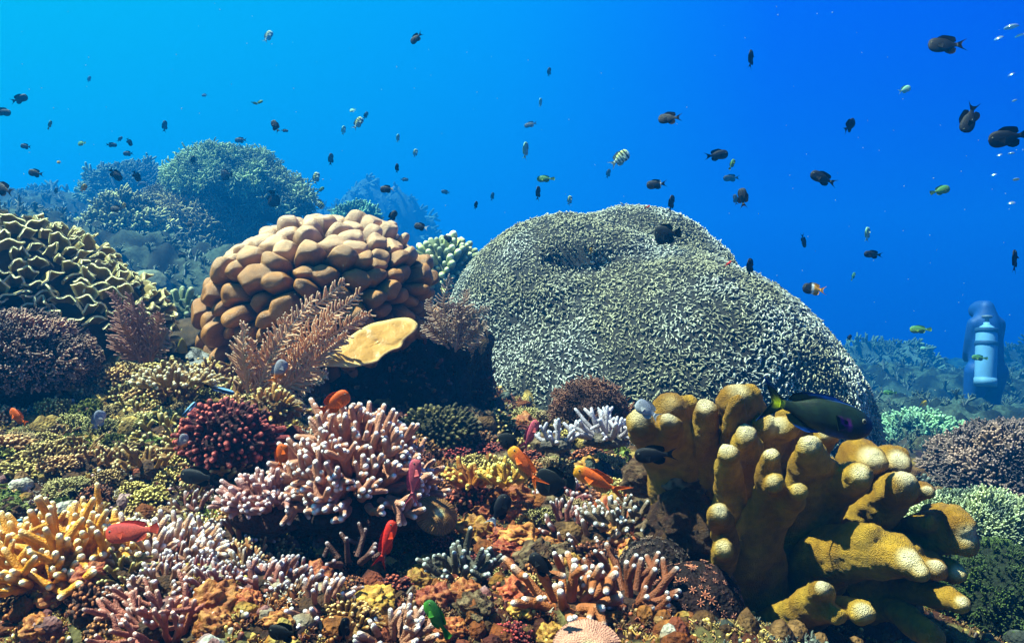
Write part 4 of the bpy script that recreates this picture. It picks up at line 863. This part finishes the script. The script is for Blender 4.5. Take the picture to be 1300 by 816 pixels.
KINDS = dict(
 black_damselfish=('damselfish', lambda: fish('black_damselfish', .43, .11, flat([.005, .005, .009]), 'fork', .10)),
 dark_chromis=('chromis', lambda: fish('dark_chromis', .37, .11, flat([.016, .018, .026], [.008, .009, .015]), 'fork', .08)),
 white_tailed_chromis=('chromis', lambda: fish('white_tailed_chromis', .46, .14, whitetail, 'fork', .08)),
 banded_chromis=('chromis', lambda: fish('banded_chromis', .42, .14, wband, 'fork', .07)),
 striped_fish=('sergeant fish', lambda: fish('striped_fish', .46, .13, bars, 'fork', .08, finc=lambda x, z: np.array([.4, .5, .42])+np.zeros(np.shape(x+z)+(3,)))),
 disc_fish=('surgeonfish', lambda: fish('disc_fish', .72, .10, flat([.03, .035, .03], [.02, .022, .02]), 'fan', .09, .5)),
 pale_fish=('chromis', lambda: fish('pale_fish', .42, .13, flat([.55, .70, .55], [.35, .62, .42]), 'fork', .07)),
 green_fish=('wrasse', lambda: fish('green_fish', .36, .14, flat([.28, .42, .10], [.12, .30, .10]), 'fan', .05)),
 yellow_fish=('damselfish', lambda: fish('yellow_fish', .48, .14, flat([.85, .42, .02], [.75, .50, .03]), 'fork', .08)),
 orange_damselfish=('damselfish', lambda: fish('orange_damselfish', .44, .13, flat([.88, .22, .01], [.85, .18, .01]), 'fork', .08)),
 grey_damselfish=('damselfish', lambda: fish('grey_damselfish', .46, .15, greyorange, 'fork', .08)),
 pale_grey_damselfish=('damselfish', lambda: fish('pale_grey_damselfish', .50, .15, flat([.45, .46, .48], [.26, .28, .34]), 'fork', .08)),
 orange_anthias=('anthias', lambda: fish('orange_anthias', .27, .10, anth, 'lyre', .06, .5, tl=.27)),
 pink_anthias=('anthias', lambda: fish('pink_anthias', .27, .11, pinka, 'lyre', .05, .5, tl=.27)),
 red_fish=('wrasse', lambda: fish('red_fish', .35, .12, redf, 'fan', .05, .5, tl=.16)),
 scarlet_fish=('goatfish', lambda: fish('scarlet_fish', .25, .12, flat([.85, .10, .02], [.75, .05, .03]), 'lyre', .05, .5)),
 cleaner_wrasse=('cleaner wrasse', lambda: fish('cleaner_wrasse', .17, .09, cleaner, 'fan', .02, .5, eye=False)),
 large_wrasse=('wrasse', lambda: fish('large_wrasse', .31, .13, bigw, 'lyre', .04, .62, tl=.16)),
 two_toned_fish=('angelfish', lambda: fish('two_toned_fish', .46, .12, twotone, 'fork', .08)),
 leaf_green_fish=('wrasse', lambda: fish('leaf_green_fish', .34, .13, flat([.10, .34, .05], [.04, .18, .03]), 'fan', .04)),
)
FI = [  # x, y, length, distance, kind, facing, pitch, turn, label
 (1203,57,46,2.1,'black_damselfish','L',3,10,'black damselfish with spiky fins high up near the right corner'),
 (1282,174,48,2.0,'black_damselfish','L',-8,15,'black fish cut off by the right edge, facing left'),
 (1231,149,40,2.1,'black_damselfish','L',-72,10,'black damselfish swimming steeply nose down near the right edge'),
 (1078,160,24,2.6,'black_damselfish','R',38,30,'small black damselfish tilted nose up, below the upper right water'),
 (851,150,29,2.3,'black_damselfish','L',0,20,'black damselfish with spread fins in open water above the big dome'),
 (953,76,26,2.6,'black_damselfish','R',80,40,'slim black fish seen end-on high above the anemone coral'),
 (909,197,32,2.8,'dark_chromis','R',8,5,'dark fish with its forked tail to the left, above the right slope'),
 (834,234,26,2.8,'banded_chromis','L',-4,10,'dark fish with a thin white band before its tail above the big dome'),
 (1046,227,36,2.4,'dark_chromis','L',24,5,'dark brown fish heading up left over the right slope'),
 (943,252,27,2.5,'black_damselfish','L',84,30,'upright black fish just above the right shoulder of the dome'),
 (934,254,15,5.0,'dark_chromis','L',80,30,'faint blurred fish right beside the upright black fish'),
 (929,226,20,5.2,'dark_chromis','L',0,20,'faint bluish fish under the dark fork-tailed fish'),
 (929,209,16,3.4,'green_fish','R',60,20,'small greenish fish tilted up between two dark fish'),
 (852,259,24,3.0,'dark_chromis','R',75,30,'dark fish with a pale top swimming up above the dome crest'),
 (786,202,31,3.0,'striped_fish','R',38,10,'largest black-and-pale striped fish, angled up in mid-water'),
 (772,221,14,6.0,'dark_chromis','R',70,30,'faint small fish below the largest striped fish'),
 (723,255,14,4.6,'striped_fish','R',70,40,'small striped fish just over the left crest of the big dome'),
 (693,227,23,3.6,'green_fish','L',0,5,'olive green fish swimming level left of the big dome top'),
 (683,246,20,3.4,'dark_chromis','R',82,50,'dark narrow fish seen head-on below the level olive fish'),
 (667,192,24,3.6,'pale_fish','R',82,40,'pale narrow striped-looking fish upright left of the big striped one'),
 (674,158,17,5.6,'dark_chromis','L',-10,20,'blurred bluish fish above the pale upright fish'),
 (686,131,13,4.8,'pale_fish','R',80,40,'tiny pale fish high in mid-water above the blurred bluish fish'),
 (697,92,13,5.4,'dark_chromis','R',80,30,'tiny faint dark fish highest over the middle water'),
 (529,48,18,3.4,'black_damselfish','L',-30,30,'small dark fish near the top edge left of centre'),
 (340,47,18,5.2,'striped_fish','R',60,20,'faint striped fish near the top edge over the soft coral'),
 (329,130,10,3.8,'green_fish','R',20,0,'tiny yellow-green fish, right one of a pair'),
 (323,131,7,3.8,'green_fish','R',-10,30,'tiniest yellow-green fish, left one of a pair'),
 (350,161,19,3.4,'black_damselfish','L',60,10,'dark fish tilted nose up over the soft coral crown'),
 (361,166,9,4.2,'dark_chromis','R',0,20,'tiny dark fish touching the tilted dark fish'),
 (454,157,19,3.9,'striped_fish','R',55,10,'striped fish angled up above the lobed coral'),
 (464,147,12,5.4,'dark_chromis','R',60,30,'faint bluish fish just behind the angled striped fish'),
 (448,140,9,5.2,'pale_fish','L',0,30,'tiny pale fish above the angled striped fish'),
 (436,166,13,5.2,'pale_fish','R',80,30,'tiny pale upright fish left of the angled striped fish'),
 (505,176,12,4.6,'pale_fish','R',80,40,'tiny pale fish in the open water left of centre'),
 (420,203,17,4.6,'dark_chromis','R',85,30,'upright faint dark fish above the two striped fish'),
 (401,227,17,4.0,'striped_fish','R',78,20,'small striped fish, upper of the two above the lobed coral'),
 (404,258,18,3.8,'striped_fish','R',-40,10,'small striped fish, lower one touching the top of the lobed coral'),
 (407,241,10,4.4,'green_fish','R',40,30,'tiny yellowish fish between the two striped fish'),
 (504,214,13,3.4,'black_damselfish','R',85,50,'thin black fish seen end-on above the white-tailed fish'),
 (492,240,19,3.2,'white_tailed_chromis','L',-2,5,'black fish with a white tail, left one over the lobed coral'),
 (535,288,19,3.0,'white_tailed_chromis','L',14,5,'black fish with a white tail, lower one above the green knobby coral'),
 (498,275,16,2.9,'black_damselfish','R',55,30,'small round black fish between the two white-tailed fish'),
 (513,228,11,6.2,'dark_chromis','R',0,10,'faint fish right of the thin black fish'),
 (527,195,12,5.6,'striped_fish','R',75,30,'faint striped fish in the middle water'),
 (566,244,12,6.0,'dark_chromis','L',12,10,'faint small fish right of the white-tailed fish'),
 (604,261,12,3.6,'black_damselfish','R',70,40,'tiny black fish above the left foot of the big dome'),
 (625,250,12,5.6,'dark_chromis','R',75,30,'faint tiny fish just right of the tiny black fish'),
 (570,304,16,3.0,'dark_chromis','L',35,20,'small dark fish against the green knobby coral'),
 (306,178,17,5.0,'dark_chromis','L',0,10,'faint fish in the water just above the soft coral crown'),
 (209,161,16,4.8,'dark_chromis','R',85,30,'upright faint fish in the upper left water'),
 (260,121,9,6.5,'dark_chromis','L',0,20,'very faint tiny fish high above the soft coral'),
 (113,101,9,6.5,'dark_chromis','R',75,30,'very faint tiny fish high in the upper left water'),
 (24,126,20,3.8,'black_damselfish','R',25,20,'dark fish near the left edge, upper one'),
 (3,142,20,3.8,'black_damselfish','R',-10,10,'dark fish cut by the left edge below another dark fish'),
 (63,159,13,4.2,'green_fish','R',70,60,'greenish fish swimming away in the upper left'),
 (33,186,16,4.2,'dark_chromis','L',8,10,'greenish dark fish level by the left edge'),
 (104,182,14,4.4,'green_fish','L',0,30,'small olive fish in the middle of the left school'),
 (141,184,13,4.6,'dark_chromis','R',0,20,'small dark fish, left one of the trio over the dim mound'),
 (152,177,8,4.8,'dark_chromis','R',50,30,'tiniest fish of the trio over the dim mound'),
 (164,180,11,4.0,'black_damselfish','R',-60,20,'small tilted black fish of the trio over the dim mound'),
 (163,195,15,4.6,'dark_chromis','L',0,10,'small dark fish swimming level under the trio'),
 (46,220,23,3.2,'dark_chromis','L',10,10,'dark slim fish with a paler belly left above the leafy coral'),
 (75,206,7,4.6,'yellow_fish','L',0,20,'tiniest orange speck of a fish in the upper left school'),
 (71,243,10,4.6,'dark_chromis','R',80,30,'tiny dark fish over the leafy coral left of the orange one'),
 (106,239,12,3.6,'yellow_fish','R',60,30,'orange-yellow fish glowing above the leafy coral'),
 (157,262,9,3.9,'yellow_fish','R',70,30,'small orange fish at the tip of the bushy outcrop'),
 (148,265,18,3.4,'black_damselfish','L',0,10,'dark fish in front of the small bushy outcrop'),
 (146,221,20,3.3,'black_damselfish','R',-45,20,'dark fish diving steeply over the dim flat mound'),
 (173,223,14,3.3,'black_damselfish','R',-62,30,'dark fish right beside the diving dark fish'),
 (183,233,17,6.2,'dark_chromis','L',-10,10,'faint bluish fish under the pair at the dim mound'),
 (81,268,18,6.0,'dark_chromis','L',30,20,'very faint fish just over the leafy coral mound'),
 (4,240,32,2.3,'black_damselfish','L',20,10,'big black fish cut by the left edge above the leafy coral'),
 (245,204,12,4.0,'black_damselfish','R',80,30,'thin dark fish at the upper left of the soft coral crown'),
 (288,222,17,4.1,'disc_fish','L',0,20,'dark fish against the middle of the soft coral crown'),
 (347,252,20,3.9,'disc_fish','R',-80,20,'round dark fish at the right end of the soft coral'),
 (242,284,13,4.0,'black_damselfish','L',-20,20,'dark fish in front of the middle of the hazy outcrop'),
 (233,324,16,4.0,'dark_chromis','L',0,10,'dark fish low in front of the hazy outcrop'),
 (451,273,9,3.2,'black_damselfish','L',0,20,'tiny dark fish just above the top right of the lobed coral'),
 (848,297,33,2.1,'disc_fish','L',-5,15,'round grey-brown disc fish on the crest of the anemone coral'),
 (952,340,25,2.3,'black_damselfish','R',82,40,'upright black fish against the right crest of the anemone coral'),
 (924,335,12,2.2,'scarlet_fish','R',35,0,'tiny red fish close above the anemone coral'),
 (822,263,8,2.6,'scarlet_fish','R',30,0,'tiniest red fish just over the top of the dome'),
 (750,319,9,2.4,'yellow_fish','R',75,30,'tiny yellow fish in the hollow of the anemone coral'),
 (1020,305,18,3.6,'dark_chromis','R',-75,20,'dim dark upright fish right of the big dome'),
 (1109,323,23,3.2,'dark_chromis','L',5,10,'dim dark fish with its tail to the right in the right water'),
 (1101,298,20,3.0,'pale_fish','R',80,30,'bright pale green upright fish in the right water'),
 (1034,367,30,2.5,'two_toned_fish','L',8,5,'black fish with white band and orange rear beside the dome slope'),
 (1193,242,29,3.1,'green_fish','R',15,10,'pale green oval fish in the upper right water'),
 (1148,114,19,4.0,'pale_fish','R',22,10,'small pale green fish under the high black damselfish'),
 (1288,332,31,2.2,'black_damselfish','R',80,45,'dark blue-black fish seen end-on at the right edge'),
 (1169,418,26,3.6,'green_fish','L',0,10,'yellow-green fish left above the air tank'),
 (1244,454,19,4.5,'green_fish','L',5,10,'yellow-green fish in front of the air tank'),
 (1083,351,12,6.0,'green_fish','R',60,20,'very faint green fish right of the two-toned fish'),
 (1078,429,10,3.6,'black_damselfish','R',50,20,'tiny dark fish next to the right slope of the dome'),
 (1130,498,16,4.2,'green_fish','L',0,10,'small yellow-green fish over the turquoise coral bed'),
 (1172,512,13,4.2,'yellow_fish','R',10,20,'tiny yellow fish low over the turquoise coral bed'),
 (1174,442,10,5.5,'pale_fish','L',0,10,'tiny pale fish under the yellow-green fish near the tank'),
 (1038,525,150,1.03,'large_wrasse','R',-15,5,'large dark green wrasse with a yellow tail spot over the finger coral'),
 (763,612,76,.98,'orange_anthias','L',25,5,'orange fish with forked tail facing up left, the right one of two'),
 (668,594,66,1.02,'orange_anthias','L',52,5,'slender orange fish with yellow head pointing steeply up left'),
 (672,553,44,1.10,'pink_anthias','R',62,20,'dull pink fish crossing behind the steep orange fish'),
 (648,556,30,1.2,'disc_fish','L',-30,20,'dim maroon-black round fish left of the dull pink fish'),
 (833,577,54,1.04,'dark_chromis','L',-4,10,'slim black fish over the brown lump left of the finger coral'),
 (823,521,36,1.0,'pale_grey_damselfish','L',35,10,'pale grey-white fish at the left tip of the finger coral'),
 (633,648,44,1.02,'white_tailed_chromis','R',58,20,'black fish with a white patch low in the middle of the reef'),
 (690,720,46,.80,'dark_chromis','L',45,10,'small dark fish diagonal above the white-tipped staghorn branches'),
 (556,786,56,.70,'leaf_green_fish','L',58,5,'leaf-green fish nose up on the bottom edge'),
 (362,803,46,.64,'black_damselfish','L',0,20,'black rounded fish at the bottom edge under the hollow'),
 (437,800,34,.66,'dark_chromis','R',85,30,'small dark upright fish on the bottom edge'),
 (168,674,72,.88,'red_fish','L',-8,5,'plump red fish over the white-tipped corals at lower left'),
 (490,690,62,.96,'scarlet_fish','R',72,15,'bright scarlet fish hanging below the large pink branching coral'),
 (525,612,60,.98,'pink_anthias','R',84,35,'thin rosy fish upright in front of the pink branching coral'),
 (423,512,46,1.08,'orange_damselfish','R',32,10,'bright orange fish just above the pink branching coral'),
 (357,580,34,1.02,'orange_damselfish','R',82,40,'orange fish seen narrow on the left of the pink branching coral'),
 (24,530,32,1.2,'orange_damselfish','L',35,20,'bright orange fish at the left edge over the slope'),
 (124,534,28,1.2,'pale_grey_damselfish','R',70,35,'pale grey-lilac fish over the yellow-green left slope'),
 (353,472,34,1.38,'grey_damselfish','R',62,10,'grey and orange fish in front of the feather plumes'),
 (232,562,24,1.15,'grey_damselfish','R',78,30,'grey fish left of the dark red cauliflower coral'),
 (254,605,54,1.05,'dark_chromis','L',2,10,'black oval fish under the dark red cauliflower coral'),
 (278,494,40,1.3,'cleaner_wrasse','R',-16,5,'blue and black striped cleaner fish swimming right, the upper one'),
 (237,523,34,1.25,'cleaner_wrasse','R',48,5,'blue and black striped cleaner fish slanting up, the lower one'),
 (706,612,50,1.12,'disc_fish','L',0,20,'dark brown round fish half hidden between the two orange fish'),
 (8,668,40,.95,'cleaner_wrasse','R',20,10,'small dark striped fish at the left edge above the yellow coral'),
]
GRP = dict(black_damselfish='black damselfish over the reef', dark_chromis='dark fish over the reef', striped_fish='striped fish over the reef', pale_fish='pale fish in open water', green_fish='green fish over the reef',
           white_tailed_chromis='white-tailed black fish', disc_fish='round dark fish', yellow_fish='small yellow fish', scarlet_fish='red fish', orange_anthias='orange forked-tail fish', pink_anthias='pink slender fish',
           orange_damselfish='orange fish on the reef', grey_damselfish='grey and orange fish', pale_grey_damselfish='pale grey fish', cleaner_wrasse='blue cleaner fish')
FP = {}
for (px, py, ln, d, k, face, pitch, turn, label) in FI:
    if d > 3.5: d = 3.5+(d-3.5)*2.0   # the faint ones are far away
    if d < 1.5: turn = min(turn, 14)
    if k not in FP: FP[k] = KINDS[k][1](); o = FP[k]
    else: o = copy_tree(FP[k])
    o.location = [float(c) for c in at(px, py, d)]; s_ = ln/FPX*d/max(.55, math.cos(R(turn)) if pitch < 60 else 1); o.scale = (s_, s_, s_)
    yaw = turn if face == 'R' else 180-turn
    o.rotation_euler = (Matrix.Rotation(R(yaw), 3, 'Z') @ Matrix.Rotation(R(-pitch), 3, 'Y') @ Matrix.Rotation(R(random.uniform(-12, 12)), 3, 'X')).to_euler()
    setp(o, label, KINDS[k][0], GRP.get(k))
    if '_h' in o: del o['_h']

# ------------------------------------------------------------------ diver with an air tank, far off in the haze
d = 8.6; T0 = at(1252, 452, d); pxm = d/FPX
t = empty('air_tank', T0-np.array([0, 0, .32]), 'white diving air tank painted haze blue with dark bands at the right edge', 'air tank')
def lathe(mb, c, prof, colr, ax, sides=24):
    B = basis(nrm(np.array([ax], float)), np.zeros(1))[0]; a = np.linspace(0, 2*math.pi, sides, endpoint=False); G = []
    for r_, z in prof: G.append(c+(B@np.stack([np.cos(a)*r_, np.sin(a)*r_, np.full(sides, z)])).T)
    G = np.array(G); m = len(prof); i, j = np.meshgrid(np.arange(m-1), np.arange(sides), indexing='ij'); j2 = (j+1) % sides
    mb.add(G.reshape(-1, 3), [np.stack([i*sides+j, i*sides+j2, (i+1)*sides+j2, (i+1)*sides+j], -1).reshape(-1, 4), np.arange(sides)[::-1][None], (np.arange(sides)+(m-1)*sides)[None]], colr)
ax = (.10, .12, 1); AX = nrm(np.array([ax]))[0]
def part(name, prof, colr):
    mb = MB(); lathe(mb, T0, prof, colr, ax); return mb.build(name, M['plain'], t, t.location)
part('cylinder', [(.04, -.31), (.085, -.30), (.092, -.27), (.092, .16), (.085, .205), (.06, .24), (.03, .26), (.03, .28)], [.26, .44, .62])  # water blue mixed into the tank colours, so haze is painted in
part('tank_boot', [(.097, -.325), (.097, -.25)], [.24, .38, .5])
for z in (.06, .185): part('strap', [(.097, z), (.1, z+.004), (.1, z+.034), (.097, z+.038)], [.05, .12, .22])
part('valve', [(.018, .27), (.018, .32), (.045, .325), (.045, .345), (.015, .35)], [.25, .27, .3])
mb = MB(); pd = T0+np.array([.145, .24, -.03])
chain = [[(0, 0, -.30, .15), (0, 0, -.08, .16), (0, 0, .16, .14), (0, 0, .27, .10), (0, -.0, .36, .065)], [(0, 0, .34, .08), (0, .10, .33, .095), (0, .14, .32, .09)],
         [(-.10, 0, .18, .085), (-.13, .04, .03, .06), (-.12, .12, -.1, .045), (-.08, .2, -.16, .04)], [(.10, 0, .18, .085), (.13, .04, .03, .06), (.12, .12, -.1, .045), (.08, .2, -.16, .04)],
         [(-.09, 0, -.28, .12), (-.11, .05, -.62, .085), (-.12, -.12, -.98, .055), (-.12, -.14, -1.08, .05)], [(.09, 0, -.28, .12), (.11, .12, -.6, .085), (.12, .0, -.98, .055), (.12, -.02, -1.08, .05)]]
pxyz = lambda p: (650+p[0]/p[1]*1000, 408-p[2]/p[1]*1000, p[1])
t2 = empty('person', pd-np.array([0, 0, 1.1]), 'diver in a dark wetsuit painted haze blue, seen from behind the air tank', 'diver')
body = remeshed('body', [[(*pxyz(pd+np.array(q[:3])), q[3]*1000/(pd[1]+q[1])) for q in ch] for ch in chain], t2, .02, [.012, .09, .27], [.02, .10, .29], m='plain', noise=0)  # suit colour matched to the water behind, painting in the haze
for sg in (-1, 1):
    u, v = np.meshgrid(np.linspace(-1, 1, 5), np.linspace(0, 1, 6), indexing='ij'); y0 = pd+np.array([sg*.12, -.14 if sg < 0 else -.02, -1.05])
    mb = MB(); slab(mb, y0+np.stack([u*(.06+.05*v), -v*.12, -v*.42], -1), .02, [.02, .02, .03]); mb.build('fin', M['plain'], t2, t2.location)

t.scale = (1.15,)*3; t2.scale = (1.15,)*3

# ------------------------------------------------------------------ exhaled air bubbles, upper right
bm_ = bpy.data.materials.new('air_bubble'); bm_.use_nodes = True; b = bm_.node_tree.nodes['Principled BSDF']
b.inputs['Base Color'].default_value = (.8, .95, 1, 1); b.inputs['Roughness'].default_value = .08; b.inputs['Metallic'].default_value = .9
BB = [(1284,35,11,'largest flat air bubble near the upper right corner'), (1268,49,7,'small air bubble left below the largest bubble'), (1295,46,8,'air bubble on the right edge beside the largest bubble'),
      (1284,95,5,'single air bubble under the top cluster at the right edge'), (1288,128,4,'tiny air bubble midway between the clusters at the right edge'), (1269,197,4,'tiny air bubble left below the cut-off black fish'), (1284,195,5,'air bubble just below the cut-off black fish'),
      (1262,222,4,'faint tiny bubble in the lower bubble stream'), (1290,228,5,'lowest bubble but one at the right edge'), (1284,258,6,'lowest air bubble at the right edge')]
first = None
for px, py, s_, label in BB:
    if first is None:
        D, F = ico(3); mb = MB(); V = D*[1, 1, .42]; V[:, 2] += .35*(1-D[:, 0]**2-D[:, 1]**2)*1; V[:, 2] += .05*pn(D, 2, 3); mb.add(V, F, [1, 1, 1]); first = mb.build('air_bubble', bm_); o = first
    else: o = first.copy(); col.objects.link(o)
    o.location = [float(c) for c in at(px, py, 3.4)]; k = s_*3.4/1000*.8; o.scale = (k, k, k*.6); o.rotation_euler = (random.uniform(-.3, .3), random.uniform(-.5, .1), 0); setp(o, label, 'bubble', 'air bubbles rising at the right')
for o_ in list(bpy.data.objects):
    if o_.type == 'EMPTY' and o_.get('_h') is not None: del o_['_h']

# ------------------------------------------------------------------ specks drifting in the water
r = np.random.default_rng(77); n = 260; y = r.uniform(.9, 9, n); Pp = np.stack([r.uniform(-.7, .7, n)*y, y, r.uniform(-.15, .45, n)*y], -1)
Pp = Pp[Pp[:, 2] > ground(Pp[:, 0], Pp[:, 1])+.03]; D, F = ico(1); mb = MB()
for p in Pp: mb.add(D*(r.uniform(.0004, .0009)*p[1])*r.uniform(.5, 1.2, 3)+p, F, [.4, .45, .42])
setp(mb.build('drifting_specks', M['polyp']), 'pale specks of plankton drifting in the water', 'plankton', kind='stuff')
